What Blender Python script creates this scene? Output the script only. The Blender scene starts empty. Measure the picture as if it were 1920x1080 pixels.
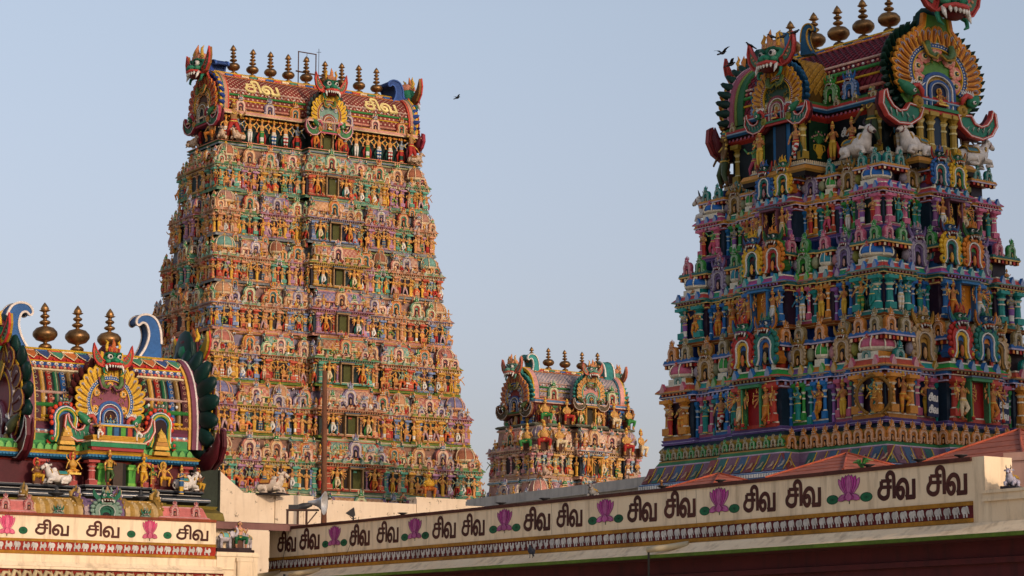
import bpy, math, random
import numpy as np
from mathutils import Matrix, Vector
from mathutils.geometry import tessellate_polygon
rnd = random.Random(7)
SC = bpy.context.scene
COL = SC.collection

# ------------------------------------------------------------------ camera, sky, sun, exposure
cam_d = bpy.data.cameras.new('camera'); cam = bpy.data.objects.new('camera', cam_d); COL.objects.link(cam)
cam.location = (0, 0, 1.7)
cam.rotation_euler = (math.radians(90) + math.atan(720 / 4500), 0, 0)
cam_d.sensor_width = 36; cam_d.lens = 36 * 4500 / 1920
cam_d.clip_start = .5; cam_d.clip_end = 6000
SC.camera = cam
SUN_DIR = Vector((.62, -.785, .0)).normalized(); SUN_EL = math.radians(18)
w = bpy.data.worlds.new('World'); SC.world = w; w.use_nodes = True
nt = w.node_tree; nt.nodes.clear()
sky = nt.nodes.new('ShaderNodeTexSky'); sky.sky_type = 'NISHITA'; sky.sun_disc = False
sky.sun_elevation = SUN_EL; sky.sun_rotation = math.atan2(SUN_DIR.x, SUN_DIR.y)
sky.air_density = 1.0; sky.dust_density = 2.0; sky.ozone_density = 1.0; sky.altitude = 0
hs = nt.nodes.new('ShaderNodeHueSaturation'); hs.inputs['Saturation'].default_value = .62
bg = nt.nodes.new('ShaderNodeBackground'); bg.inputs[1].default_value = .148
wo = nt.nodes.new('ShaderNodeOutputWorld')
wtc = nt.nodes.new('ShaderNodeTexCoord'); wsx = nt.nodes.new('ShaderNodeSeparateXYZ'); wcr = nt.nodes.new('ShaderNodeValToRGB'); wmx = nt.nodes.new('ShaderNodeMix'); wmx.data_type = 'RGBA'; wmx.blend_type = 'MULTIPLY'; wmx.inputs[0].default_value = 1
wcr.color_ramp.elements[0].position = .02; wcr.color_ramp.elements[0].color = (.70, .61, .69, 1); wcr.color_ramp.elements[1].position = .27; wcr.color_ramp.elements[1].color = (1, .985, 1.02, 1)   # dusty lower air
nt.links.new(wtc.outputs['Generated'], wsx.inputs[0]); nt.links.new(wsx.outputs['Z'], wcr.inputs[0]); nt.links.new(sky.outputs[0], hs.inputs['Color']); nt.links.new(hs.outputs[0], wmx.inputs[6]); nt.links.new(wcr.outputs[0], wmx.inputs[7]); nt.links.new(wmx.outputs[2], bg.inputs[0]); nt.links.new(bg.outputs[0], wo.inputs[0])
sd = bpy.data.lights.new('sun', 'SUN'); so = bpy.data.objects.new('sun', sd); COL.objects.link(so)
sd.energy = 1.75; sd.angle = math.radians(.6); sd.color = (1.0, .76, .54)
so.rotation_euler = Vector((SUN_DIR.x * math.cos(SUN_EL), SUN_DIR.y * math.cos(SUN_EL), math.sin(SUN_EL))).to_track_quat('Z', 'Y').to_euler()
SC.view_settings.view_transform = 'Standard'; SC.view_settings.look = 'None'
SC.view_settings.exposure = .06; SC.view_settings.gamma = 1
SC.cycles.max_bounces = 5; SC.cycles.diffuse_bounces = 2; SC.cycles.glossy_bounces = 2
SC.cycles.use_denoising = True

# ------------------------------------------------------------------ colours
_cc = {}
def C(h):
    if isinstance(h, tuple): return h
    if h not in _cc:
        v = [int(h[i:i + 2], 16) / 255 for i in (1, 3, 5)]
        _cc[h] = tuple((x / 12.92 if x <= .04045 else ((x + .055) / 1.055) ** 2.4) for x in v)
    return _cc[h]
def mixc(a, b, t):
    a, b = C(a), C(b); return tuple(a[i] * (1 - t) + b[i] * t for i in range(3))
SKIN = '#d8914c'; SKIN2 = '#c77f45'; CREAM = '#ecd3a8'; WHITE = '#e9e4da'; GOLDP = '#c99a34'; RED = '#b5332a'; DRED = '#7a2220'
SALM = '#dd8f78'; PINK = '#c0647a'; GREEN = '#3f8a45'; DGREEN = '#17463a'; TEAL = '#1f6f66'; PGREEN = '#7fb894'; BLUE = '#2f63a0'; DBLUE = '#1d3566'
LBLUE = '#7f9cc0'; PURP = '#6d4f78'; LILAC = '#9a8aa6'; MAR = '#571c24'; OR = '#d9822e'; YEL = '#e0b02e'; BLK = '#15161a'; OLIVE = '#6b7028'; BROWN = '#5a3524'

# ------------------------------------------------------------------ mesh builder
class G:
    def __init__(s):
        s.V = []; s.Q = []; s.QC = []; s.QS = []; s.T = []; s.TC = []; s.TS = []; s.n = 0
    def add(s, v, q=None, qc=None, t=None, tc=None, sm=False):
        v = np.asarray(v, float).reshape(-1, 3); s.V.append(v)
        if q is not None and len(q):
            q = np.asarray(q, int) + s.n; s.Q.append(q)
            qc = np.asarray(qc, float); s.QC.append(np.tile(qc, (len(q), 1)) if qc.ndim == 1 else qc); s.QS.append(np.full(len(q), sm))
        if t is not None and len(t):
            t = np.asarray(t, int) + s.n; s.T.append(t)
            tc = np.asarray(tc, float); s.TC.append(np.tile(tc, (len(t), 1)) if tc.ndim == 1 else tc); s.TS.append(np.full(len(t), sm))
        s.n += len(v)
    def arr(s):
        if not getattr(s, '_a', None) or s._a[0] != s.n:
            cat = lambda l, sh, d=float: np.concatenate(l) if l else np.zeros(sh, d)
            s._a = (s.n, cat(s.V, (0, 3)), cat(s.Q, (0, 4), int), cat(s.QC, (0, 3)), cat(s.QS, (0,), bool), cat(s.T, (0, 3), int), cat(s.TC, (0, 3)), cat(s.TS, (0,), bool))
        return s._a
    def put(s, o, M=None):
        _, v, q, qc, qs, t, tc, ts = o.arr()
        if M is not None:
            m = np.array(M); v = v @ m[:3, :3].T + m[:3, 3]
        s.V.append(v)
        if len(q): s.Q.append(q + s.n); s.QC.append(qc); s.QS.append(qs)
        if len(t): s.T.append(t + s.n); s.TC.append(tc); s.TS.append(ts)
        s.n += len(v)
    # --- shapes
    def box(s, x0, x1, y0, y1, z0, z1, col, col2=None):
        v = [(x0, y0, z0), (x1, y0, z0), (x1, y1, z0), (x0, y1, z0), (x0, y0, z1), (x1, y0, z1), (x1, y1, z1), (x0, y1, z1)]
        c, d = C(col), C(col2 or col)
        s.add(v, [(0, 1, 5, 4), (1, 2, 6, 5), (2, 3, 7, 6), (3, 0, 4, 7), (4, 5, 6, 7), (0, 3, 2, 1)], [c, d, d, d, c, d])
    def fr(s, cx, cy, z0, w0, d0, z1, w1, d1, col, cap=True):
        v = []
        for z, ww, d in ((z0, w0, d0), (z1, w1, d1)):
            v += [(cx - ww, cy - d, z), (cx + ww, cy - d, z), (cx + ww, cy + d, z), (cx - ww, cy + d, z)]
        q = [(0, 1, 5, 4), (1, 2, 6, 5), (2, 3, 7, 6), (3, 0, 4, 7)] + ([(4, 5, 6, 7), (0, 3, 2, 1)] if cap else [])
        s.add(v, q, C(col))
    def tube(s, path, rad, col, n=6, flat=1.0, sm=True):
        P = np.asarray(path, float); k = len(P); R = np.broadcast_to(np.asarray(rad, float), (k,))
        T = np.gradient(P, axis=0); T /= np.linalg.norm(T, axis=1)[:, None] + 1e-9
        a = np.arange(n) * 2 * math.pi / n; V = []
        for i in range(k):
            ref = np.array((0, 1., 0)) if abs(T[i][1]) < .9 else np.array((1., 0, 0))
            u = np.cross(ref, T[i]); u /= np.linalg.norm(u); w_ = np.cross(T[i], u)
            V.append(P[i] + R[i] * (np.cos(a)[:, None] * u + flat * np.sin(a)[:, None] * w_))
        V = np.concatenate(V); q = []; qc = []
        cs = [C(c) for c in col] if isinstance(col, list) else [C(col)] * (k - 1)
        for i in range(k - 1):
            for j in range(n):
                q.append((i * n + j, i * n + (j + 1) % n, (i + 1) * n + (j + 1) % n, (i + 1) * n + j)); qc.append(cs[i])
        t = []; tc = []
        for b, c in ((0, cs[0]), ((k - 1) * n, cs[-1])):
            for j in range(1, n - 1): t.append((b, b + j, b + j + 1)); tc.append(c)
        s.add(V, q, qc, t, tc, sm)
    def lathe(s, prof, col, n=10, c=(0, 0, 0), sx=1, sy=1, ph=0, sm=True):
        k = len(prof); a = np.arange(n) * 2 * math.pi / n + ph; V = []
        for r, z in prof: V += [(c[0] + sx * r * math.cos(x), c[1] + sy * r * math.sin(x), c[2] + z) for x in a]
        cs = [C(x) for x in col] if isinstance(col, list) else [C(col)] * (k - 1)
        q = []; qc = []
        for i in range(k - 1):
            for j in range(n): q.append((i * n + j, i * n + (j + 1) % n, (i + 1) * n + (j + 1) % n, (i + 1) * n + j)); qc.append(cs[i])
        s.add(V, q, qc, sm=sm)
    def ell(s, c, r, col, n=8, m=5, M=None):
        r = (r, r, r) if not hasattr(r, '__len__') else r; V = []
        for i in range(m + 1):
            p = math.pi * i / m - math.pi / 2
            for j in range(n):
                a = 2 * math.pi * j / n; V.append((r[0] * math.cos(p) * math.cos(a), r[1] * math.cos(p) * math.sin(a), r[2] * math.sin(p)))
        V = np.array(V)
        if M is not None: V = V @ np.array(M)[:3, :3].T
        q = [(i * n + j, i * n + (j + 1) % n, (i + 1) * n + (j + 1) % n, (i + 1) * n + j) for i in range(m) for j in range(n)]
        s.add(V + np.array(c), q, C(col), sm=True)
    def poly(s, pts, y, col):           # filled outline facing -y
        v = [(p[0], y, p[1]) for p in pts]
        s.add(v, None, None, tessellate_polygon([[Vector((p[0], p[1], 0)) for p in pts]]), C(col))
    def ext(s, pts, y0, y1, col, side=None, back=None):
        n = len(pts); v = [(p[0], y0, p[1]) for p in pts] + [(p[0], y1, p[1]) for p in pts]
        t = [tuple(x) for x in tessellate_polygon([[Vector((p[0], p[1], 0)) for p in pts]])]
        s.add(v, [(i, (i + 1) % n, n + (i + 1) % n, n + i) for i in range(n)], C(side or col), t + [(a + n, b + n, c + n) for a, b, c in t], [C(col)] * len(t) + [C(back or side or col)] * len(t))
    def rib(s, pts, wd, y0, y1, col, side=None, closed=False):   # raised ribbon along a line in the xz plane, its face at y0
        P = np.asarray(pts, float); k = len(P)
        if closed: T = np.roll(P, -1, 0) - np.roll(P, 1, 0)
        else: T = np.gradient(P, axis=0)
        T /= np.linalg.norm(T, axis=1)[:, None] + 1e-9; N = np.stack([-T[:, 1], T[:, 0]], 1)
        W = np.broadcast_to(np.asarray(wd, float) / 2, (k,))[:, None]
        A, B = P + N * W, P - N * W
        v = [(p[0], y, p[1]) for y in (y0, y1) for L in (A, B) for p in L]
        q = []; qc = []; m = k if closed else k - 1
        for i in range(m):
            j = (i + 1) % k
            q += [(i, j, k + j, k + i), (i, j, 2 * k + j, 2 * k + i), (k + i, k + j, 3 * k + j, 3 * k + i)]; qc += [C(col), C(side or col), C(side or col)]
        if not closed:
            q += [(0, k, 3 * k, 2 * k), (k - 1, 2 * k - 1, 4 * k - 1, 3 * k - 1)]; qc += [C(side or col)] * 2
        s.add(v, q, qc)

def mesh_of(g, name, mat):
    _, v, q, qc, qs, t, tc, ts = g.arr()
    me = bpy.data.meshes.new(name); nq, ntr = len(q), len(t)
    me.vertices.add(len(v)); me.vertices.foreach_set('co', v.astype(np.float32).ravel())
    me.loops.add(nq * 4 + ntr * 3); me.loops.foreach_set('vertex_index', np.concatenate([q.ravel(), t.ravel()]).astype(np.int32))
    me.polygons.add(nq + ntr)
    me.polygons.foreach_set('loop_start', np.concatenate([np.arange(nq) * 4, nq * 4 + np.arange(ntr) * 3]).astype(np.int32))
    me.polygons.foreach_set('use_smooth', np.concatenate([qs, ts]).astype(bool))
    a = me.attributes.new('Col', 'FLOAT_COLOR', 'FACE')
    cc = np.ones((nq + ntr, 4), np.float32); cc[:nq, :3] = qc; cc[nq:, :3] = tc
    a.data.foreach_set('color', cc.ravel())
    me.update(calc_edges=True); me.validate()
    me.materials.append(mat); return me

# ------------------------------------------------------------------ materials
def newmat(name):
    m = bpy.data.materials.new(name); m.use_nodes = True; nt = m.node_tree
    return m, nt, nt.nodes['Principled BSDF']
def nd(nt, t, **kw):
    n = nt.nodes.new(t)
    for k, v in kw.items():
        if k in n.inputs: n.inputs[k].default_value = v
        else: setattr(n, k, v)
    return n
def paint_mat(name, rough=.6, grime=.35, scale=1.0, bump=.15):
    m, nt, b = newmat(name); L = nt.links.new
    at = nd(nt, 'ShaderNodeAttribute', attribute_name='Col')
    tc = nd(nt, 'ShaderNodeTexCoord')
    n1 = nd(nt, 'ShaderNodeTexNoise', Scale=.9 * scale, Detail=6.0, Roughness=.65); n2 = nd(nt, 'ShaderNodeTexNoise', Scale=9.0 * scale, Detail=4.0, Roughness=.7)
    L(tc.outputs['Object'], n1.inputs['Vector']); L(tc.outputs['Object'], n2.inputs['Vector'])
    r1 = nd(nt, 'ShaderNodeMapRange'); r1.inputs[1].default_value = .35; r1.inputs[2].default_value = .7; r1.inputs[3].default_value = 1 - grime; r1.inputs[4].default_value = 1.12
    r2 = nd(nt, 'ShaderNodeMapRange'); r2.inputs[1].default_value = .3; r2.inputs[2].default_value = .65; r2.inputs[3].default_value = 1 - grime * .8; r2.inputs[4].default_value = 1.05
    L(n1.outputs[0], r1.inputs[0]); L(n2.outputs[0], r2.inputs[0])
    mu = nd(nt, 'ShaderNodeMath', operation='MULTIPLY'); L(r1.outputs[0], mu.inputs[0]); L(r2.outputs[0], mu.inputs[1])
    vm = nd(nt, 'ShaderNodeVectorMath', operation='SCALE'); L(at.outputs['Color'], vm.inputs[0]); L(mu.outputs[0], vm.inputs['Scale'])
    L(vm.outputs[0], b.inputs['Base Color']); b.inputs['Roughness'].default_value = rough; b.inputs['Specular IOR Level'].default_value = .22
    if bump:
        bp = nd(nt, 'ShaderNodeBump', Strength=bump, Distance=.03); L(n2.outputs[0], bp.inputs['Height']); L(bp.outputs[0], b.inputs['Normal'])
    return m
PLASTER = paint_mat('painted_plaster', .55, .3, 1.0)
PLASTERF = paint_mat('painted_plaster_weathered', .65, .4, .8)
GLOSS = paint_mat('enamel_painted_plaster', .46, .3, 1.2, .08)
def brass_mat():
    m, nt, b = newmat('old_brass'); L = nt.links.new
    tc = nd(nt, 'ShaderNodeTexCoord'); n = nd(nt, 'ShaderNodeTexNoise', Scale=4.0, Detail=6.0, Roughness=.6); L(tc.outputs['Object'], n.inputs['Vector'])
    r = nd(nt, 'ShaderNodeValToRGB'); r.color_ramp.elements[0].position = .35; r.color_ramp.elements[0].color = (.10, .055, .025, 1)
    r.color_ramp.elements[1].position = .68; r.color_ramp.elements[1].color = (.42, .22, .075, 1); L(n.outputs[0], r.inputs[0]); L(r.outputs[0], b.inputs['Base Color'])
    b.inputs['Metallic'].default_value = .8; b.inputs['Roughness'].default_value = .42; return m
BRASS = brass_mat()
def wall_mat(name, c0, c1, stain, streak=.5, chips=None):
    m, nt, b = newmat(name); L = nt.links.new
    tc = nd(nt, 'ShaderNodeTexCoord'); mp = nd(nt, 'ShaderNodeMapping'); mp.inputs['Scale'].default_value = (1.6, 1.6, .22); L(tc.outputs['Object'], mp.inputs[0])
    n1 = nd(nt, 'ShaderNodeTexNoise', Scale=1.7, Detail=7.0, Roughness=.65); L(mp.outputs[0], n1.inputs['Vector'])
    n2 = nd(nt, 'ShaderNodeTexNoise', Scale=.9, Detail=8.0, Roughness=.7); L(tc.outputs['Object'], n2.inputs['Vector'])
    r2 = nd(nt, 'ShaderNodeMapRange'); r2.inputs[1].default_value = .35; r2.inputs[2].default_value = .65; L(n2.outputs[0], r2.inputs[0])
    mx = nd(nt, 'ShaderNodeMix', data_type='RGBA'); L(r2.outputs[0], mx.inputs[0]); mx.inputs[6].default_value = (*C(c0), 1); mx.inputs[7].default_value = (*C(c1), 1)
    r1 = nd(nt, 'ShaderNodeMapRange'); r1.inputs[1].default_value = .5; r1.inputs[2].default_value = .76; r1.inputs[4].default_value = streak; L(n1.outputs[0], r1.inputs[0])
    mx2 = nd(nt, 'ShaderNodeMix', data_type='RGBA'); L(r1.outputs[0], mx2.inputs[0]); L(mx.outputs[2], mx2.inputs[6]); mx2.inputs[7].default_value = (*C(stain), 1)
    mp4 = nd(nt, 'ShaderNodeMapping'); mp4.inputs['Scale'].default_value = (3.4, 3.4, .4); L(tc.outputs['Object'], mp4.inputs[0])
    n4 = nd(nt, 'ShaderNodeTexNoise', Scale=1.0, Detail=5.0, Roughness=.6); L(mp4.outputs[0], n4.inputs['Vector']); r4 = nd(nt, 'ShaderNodeMapRange'); r4.inputs[1].default_value = .6; r4.inputs[2].default_value = .8; r4.inputs[4].default_value = streak * .6; L(n4.outputs[0], r4.inputs[0])
    mx4 = nd(nt, 'ShaderNodeMix', data_type='RGBA'); L(r4.outputs[0], mx4.inputs[0]); L(mx2.outputs[2], mx4.inputs[6]); mx4.inputs[7].default_value = (*mixc(stain, BLK, .2), 1)
    out = mx4.outputs[2]
    if chips:
        n3 = nd(nt, 'ShaderNodeTexNoise', Scale=3.2, Detail=7.0, Roughness=.72); L(tc.outputs['Object'], n3.inputs['Vector'])
        r3 = nd(nt, 'ShaderNodeMapRange'); r3.inputs[1].default_value = .615; r3.inputs[2].default_value = .63; L(n3.outputs[0], r3.inputs[0])
        mx3 = nd(nt, 'ShaderNodeMix', data_type='RGBA'); L(r3.outputs[0], mx3.inputs[0]); L(out, mx3.inputs[6]); mx3.inputs[7].default_value = (*C(chips), 1); out = mx3.outputs[2]
    L(out, b.inputs['Base Color']); b.inputs['Roughness'].default_value = .85
    bp = nd(nt, 'ShaderNodeBump', Strength=.25, Distance=.03); L(n2.outputs[0], bp.inputs['Height']); L(bp.outputs[0], b.inputs['Normal'])
    return m
CREAMW = wall_mat('cream_limewash', '#e2c9a6', '#ead5b4', '#80694f', .7)
CHIPW = wall_mat('peeling_cream_limewash', '#dac4a8', '#e4d0b6', '#a88c70', .4, '#8d7a66')
GREYW = wall_mat('grey_weathered_render', '#a8a096', '#c0b6aa', '#5f564e', .6)
TILE = wall_mat('terracotta_sheet', '#8f4a38', '#aa6048', '#5f3a30', .7)
ROOFB = wall_mat('brown_roof_tiles', '#6e4a44', '#7d5750', '#43302c', .5)
WOODP = wall_mat('weathered_brown_wood', '#5a3420', '#7a4a2c', '#2c1a12', .6)
MARW = wall_mat('maroon_painted_beam', '#4a1216', '#5a191b', '#22090b', .6)
def flat_mat(name, c, rough=.7, metal=0):
    m, nt, b = newmat(name); L = nt.links.new
    tc = nd(nt, 'ShaderNodeTexCoord'); n = nd(nt, 'ShaderNodeTexNoise', Scale=5.0, Detail=5.0); L(tc.outputs['Object'], n.inputs['Vector'])
    r = nd(nt, 'ShaderNodeMapRange'); r.inputs[3].default_value = .75; r.inputs[4].default_value = 1.15; L(n.outputs[0], r.inputs[0])
    vm = nd(nt, 'ShaderNodeVectorMath', operation='SCALE'); vm.inputs[0].default_value = C(c); L(r.outputs[0], vm.inputs['Scale']); L(vm.outputs[0], b.inputs['Base Color'])
    b.inputs['Roughness'].default_value = rough; b.inputs['Metallic'].default_value = metal; return m
STEEL = flat_mat('spun_aluminium', '#d8d6d2', .38, .55)
IRON = flat_mat('rusty_iron', '#4a2f24', .8)
DARKM = flat_mat('dark_metal', '#2c2c2e', .6)
CROWM = flat_mat('black_feathers', '#0e0e11', .5)
PIPEM = flat_mat('cream_pipe', '#cbb893', .6)
GROUNDM = flat_mat('dusty_stone_paving', '#c4b498', .9)
LEAFM = flat_mat('green_leaves', '#3f7a36', .6)

# ------------------------------------------------------------------ scene objects
def link(o, parent=None, M=None):
    COL.objects.link(o)
    if parent: o.parent = parent
    if M is not None: o.matrix_local = Matrix(np.array(M).tolist())
    return o
def tag(o, label=None, cat=None, group=None, kind=None):
    if label: o['label'] = label
    if cat: o['category'] = cat
    if group: o['group'] = group
    if kind: o['kind'] = kind
    return o
def root(name, loc, rz, label, cat, group=None):
    o = bpy.data.objects.new(name, None); o.location = loc; o.rotation_euler = (0, 0, math.radians(rz)); COL.objects.link(o)
    return tag(o, label, cat, group)
def obj(name, g, mat, parent=None, M=None):
    return link(bpy.data.objects.new(name, mesh_of(g, name, mat) if isinstance(g, G) else g), parent, M)
def TR(x=0, y=0, z=0, rz=0, s=1, rx=0, ry=0):
    S = Matrix.Diagonal((*(s if hasattr(s, '__len__') else (s, s, s)), 1))
    return np.array(Matrix.Translation((x, y, z)) @ Matrix.Rotation(math.radians(rz), 4, 'Z') @ Matrix.Rotation(math.radians(rx), 4, 'X') @ Matrix.Rotation(math.radians(ry), 4, 'Y') @ S)

# ------------------------------------------------------------------ sculpture: figures, bulls, faces
def figure(skin=SKIN, cloth=RED, top=None, crown=GOLDP, arms=2, pose='stand', stripes=None, sash=None, halo=None, detail=1, mace=False, belly=0, hair=BLK):
    """one stucco figure, about 1 high, feet at z=0, facing -y"""
    g = G(); n = 6 if detail < 2 else 8; top = top or skin; tr = '#e8c15a'
    if pose == 'sit': hz = .22
    elif pose == 'squat': hz = .30
    else: hz = .47
    sw = {'sway': .035, 'dance': .05}.get(pose, 0)
    sh = hz + .27; hd = sh + .115
    # torso and neck, one surface from hips to chin
    tp = [(0, 0, hz - .05), (0, 0, hz), (sw * .5, 0, hz + .07), (sw, 0, hz + .15), (sw, .0, hz + .23), (sw * .8, 0, sh + .01), (sw * .6, 0, sh + .035), (sw * .5, 0, hd - .02)]
    rr = [.075, .092, .076 + belly * .5, .08 + belly, .1, .075, .034, .03]
    V = []; k = len(tp); a = np.arange(n + 2) * 2 * math.pi / (n + 2)
    for (x, y, z), r in zip(tp, rr): V += [(x + r * 1.12 * math.cos(t), y + r * .72 * math.sin(t) - (belly * .5 if .05 < z - hz < .2 else 0), z) for t in a]
    m = n + 2; q = []; qc = []
    cs = [C(cloth), C(cloth), C(top), C(top), C(top), C(skin), C(skin)]
    for i in range(k - 1):
        for j in range(m): q.append((i * m + j, i * m + (j + 1) % m, (i + 1) * m + (j + 1) % m, (i + 1) * m + j)); qc.append(cs[i])
    g.add(V, q, qc, sm=True)
    hx = sw * .4
    g.ell((hx, -.008, hd + .02), (.052, .055, .064), skin, n, 5)
    g.ell((hx, .012, hd + .036), (.056, .054, .06), hair, n, 4)
    if detail:
        g.ell((hx, -.062, hd + .015), (.011, .014, .018), skin, 5, 3)
        for sx in (-1, 1):
            g.ell((hx + sx * .021, -.052, hd + .032), (.011, .008, .007), BLK, 5, 3); g.ell((hx + sx * .055, 0, hd + .01), (.012, .014, .026), tr, 5, 3)
        g.ell((hx, -.055, hd - .016), (.018, .008, .006), '#8a2a20', 5, 3)
    if crown:
        g.lathe([(.058, 0), (.064, .02), (.05, .035), (.056, .055), (.036, .085), (.04, .1), (.014, .135), (0, .15)], [tr, crown, RED, crown, crown, tr, crown], n, (hx, .005, hd + .05))
    # belt and necklace
    g.lathe([(.095, -.012), (.105, 0), (.095, .014)], tr, m, (0, 0, hz + .01), 1.12, .76)
    g.tube([(sw - .06, -.045, sh - .01), (sw - .035, -.082, sh - .06), (sw, -.09, sh - .085), (sw + .035, -.082, sh - .06), (sw + .06, -.045, sh - .01)], .012, tr, 4)
    # legs
    st = stripes
    def leg(pts, r, cc):
        P = np.array(pts); ts = np.linspace(0, 1, 7); L = np.linspace(0, 1, len(P)); PP = np.stack([np.interp(ts, L, P[:, i]) for i in range(3)], 1); RR = np.interp(ts, L, r)
        col = [(C(st) if (i % 2 and st) else C(cc)) for i in range(6)]
        if not st: col[-1] = C(skin)
        g.tube(PP, RR, col, n)
        e = PP[-1]; g.ell((e[0], e[1] - .03, .016 if pose not in ('sit',) else e[2]), (.026, .055, .018), skin, 6, 3)
    if pose in ('stand', 'sway'):
        for sx in (-1, 1): leg([(sx * .052, 0, hz - .02), (sx * .055 + (sw if sx > 0 else 0), -.012, hz * .52), (sx * .05, 0, .03)], [.066, .05, .03], cloth)
    elif pose == 'skirt':
        g.lathe([(.1, hz - .02), (.085, hz * .6), (.075, hz * .25), (.098, .05), (.09, .02)], [cloth, stripes or cloth, cloth, tr], m, (0, 0, 0), 1.05, .75)
        for sx in (-1, 1): g.ell((sx * .04, -.05, .016), (.024, .045, .016), skin, 6, 3)
    elif pose == 'dance':
        leg([(-.05, 0, hz - .02), (-.085, -.03, hz * .5), (-.05, 0, .03)], [.066, .05, .03], cloth)
        leg([(.05, 0, hz - .02), (.17, -.08, hz * .72), (.06, -.06, hz * .42)], [.066, .052, .03], cloth)
    elif pose == 'stride':
        leg([(-.05, 0, hz - .02), (-.12, -.06, hz * .55), (-.15, .0, .03)], [.066, .05, .03], cloth)
        leg([(.05, 0, hz - .02), (.12, -.05, hz * .52), (.17, .0, .03)], [.066, .05, .03], cloth)
    elif pose == 'cross':
        leg([(-.05, 0, hz - .02), (-.06, -.01, hz * .5), (-.045, 0, .03)], [.066, .05, .03], cloth)
        leg([(.05, 0, hz - .02), (.075, -.08, hz * .62), (-.06, -.08, hz * .28)], [.066, .052, .03], cloth)
    elif pose == 'sit':
        for sx in (-1, 1):
            g.tube([(sx * .05, 0, hz - .05), (sx * .19, -.09, hz - .1), (sx * .06, -.17, hz - .13)], [.068, .055, .035], [cloth, skin], n)
        g.box(-.22, .22, -.2, .1, 0, .07, tr, RED)
    elif pose == 'squat':
        leg([(-.05, 0, hz - .02), (-.17, -.15, hz * .95), (-.15, -.08, .03)], [.07, .055, .035], cloth)
        leg([(.05, 0, hz - .02), (.17, -.15, hz * .95), (.15, -.08, .03)], [.07, .055, .035], cloth)
        g.box(-.12, .12, .0, .12, 0, hz - .05, BROWN, BROWN)
    # arms
    def arm(sx, el, ha, r=.03):
        s0 = (sw * .9 + sx * .105, 0, sh - .015)
        g.tube([s0, (sw + sx * (el[0] * .55 + .05), el[1] * .5, (s0[2] + el[2]) / 2), (sw + sx * el[0], el[1], el[2]), (sw + sx * (el[0] + ha[0]) / 2, (el[1] + ha[1]) / 2, (el[2] + ha[2]) / 2), (sw + sx * ha[0], ha[1], ha[2])], [r * 1.15, r * 1.1, r * .95, r * .85, r * .7], [skin, tr, skin, skin], 6)
        g.ell((sw + sx * ha[0], ha[1], ha[2]), (.026, .02, .032), skin, 6, 3)
    if arms == 2:
        if pose == 'stride': arm(-1, (.24, -.02, sh - .02), (.33, -.06, sh + .1)); arm(1, (.2, -.04, sh - .14), (.26, -.14, sh - .06))
        elif pose == 'dance': arm(-1, (.22, -.02, sh - .1), (.28, -.06, sh + .06)); arm(1, (.2, -.03, sh - .12), (.06, -.14, sh - .16))
        elif pose == 'cross': arm(-1, (.19, -.02, sh - .15), (.2, -.07, sh - .3)); arm(1, (.19, -.04, sh - .14), (.1, -.15, sh - .1))
        elif pose == 'skirt': arm(-1, (.16, -.03, sh - .15), (.03, -.13, sh - .1)); arm(1, (.16, -.03, sh - .15), (.03, -.13, sh - .1))
        else: arm(-1, (.18, -.02, sh - .15), (.15, -.11, sh - .22)); arm(1, (.18, -.02, sh - .14), (.19, -.12, sh - .04))
    else:
        for k_ in range(arms // 2):
            t = k_ / max(1, arms // 2 - 1); an = -.9 + 1.9 * t
            for sx in (-1, 1):
                arm(sx, (.16 + .07 * math.cos(an), .02 * k_ - .03, sh - .09 + .13 * t), (.15 + .22 * math.cos(an), -.1 + .05 * t, sh - .08 + .24 * math.sin(an)), .026)
                if detail and k_: g.tube([(sw + sx * (.15 + .22 * math.cos(an)), -.1 + .05 * t, sh - .13 + .24 * math.sin(an)), (sw + sx * (.15 + .22 * math.cos(an)), -.1 + .05 * t, sh - .0 + .24 * math.sin(an))], .011, tr, 4)
    if mace: g.tube([(.2, -.12, sh - .2), (.21, -.12, .12), (.21, -.12, .1), (.21, -.12, .02)], [.014, .014, .045, .045], [GOLDP, tr, RED], 6)
    if sash: 
        for sx in (-1, 1): g.tube([(sx * .09, .02, hz + .02), (sx * .17, .03, hz * .6), (sx * .15, .03, .05)], [.03, .05, .03], sash, 5, .5)
    if halo: g.ext([(.13 * math.cos(x) + hx, hd + .05 + .15 * math.sin(x)) for x in np.linspace(0, 2 * math.pi, 13)[:-1]], .05, .07, halo, tr)
    return g

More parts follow.
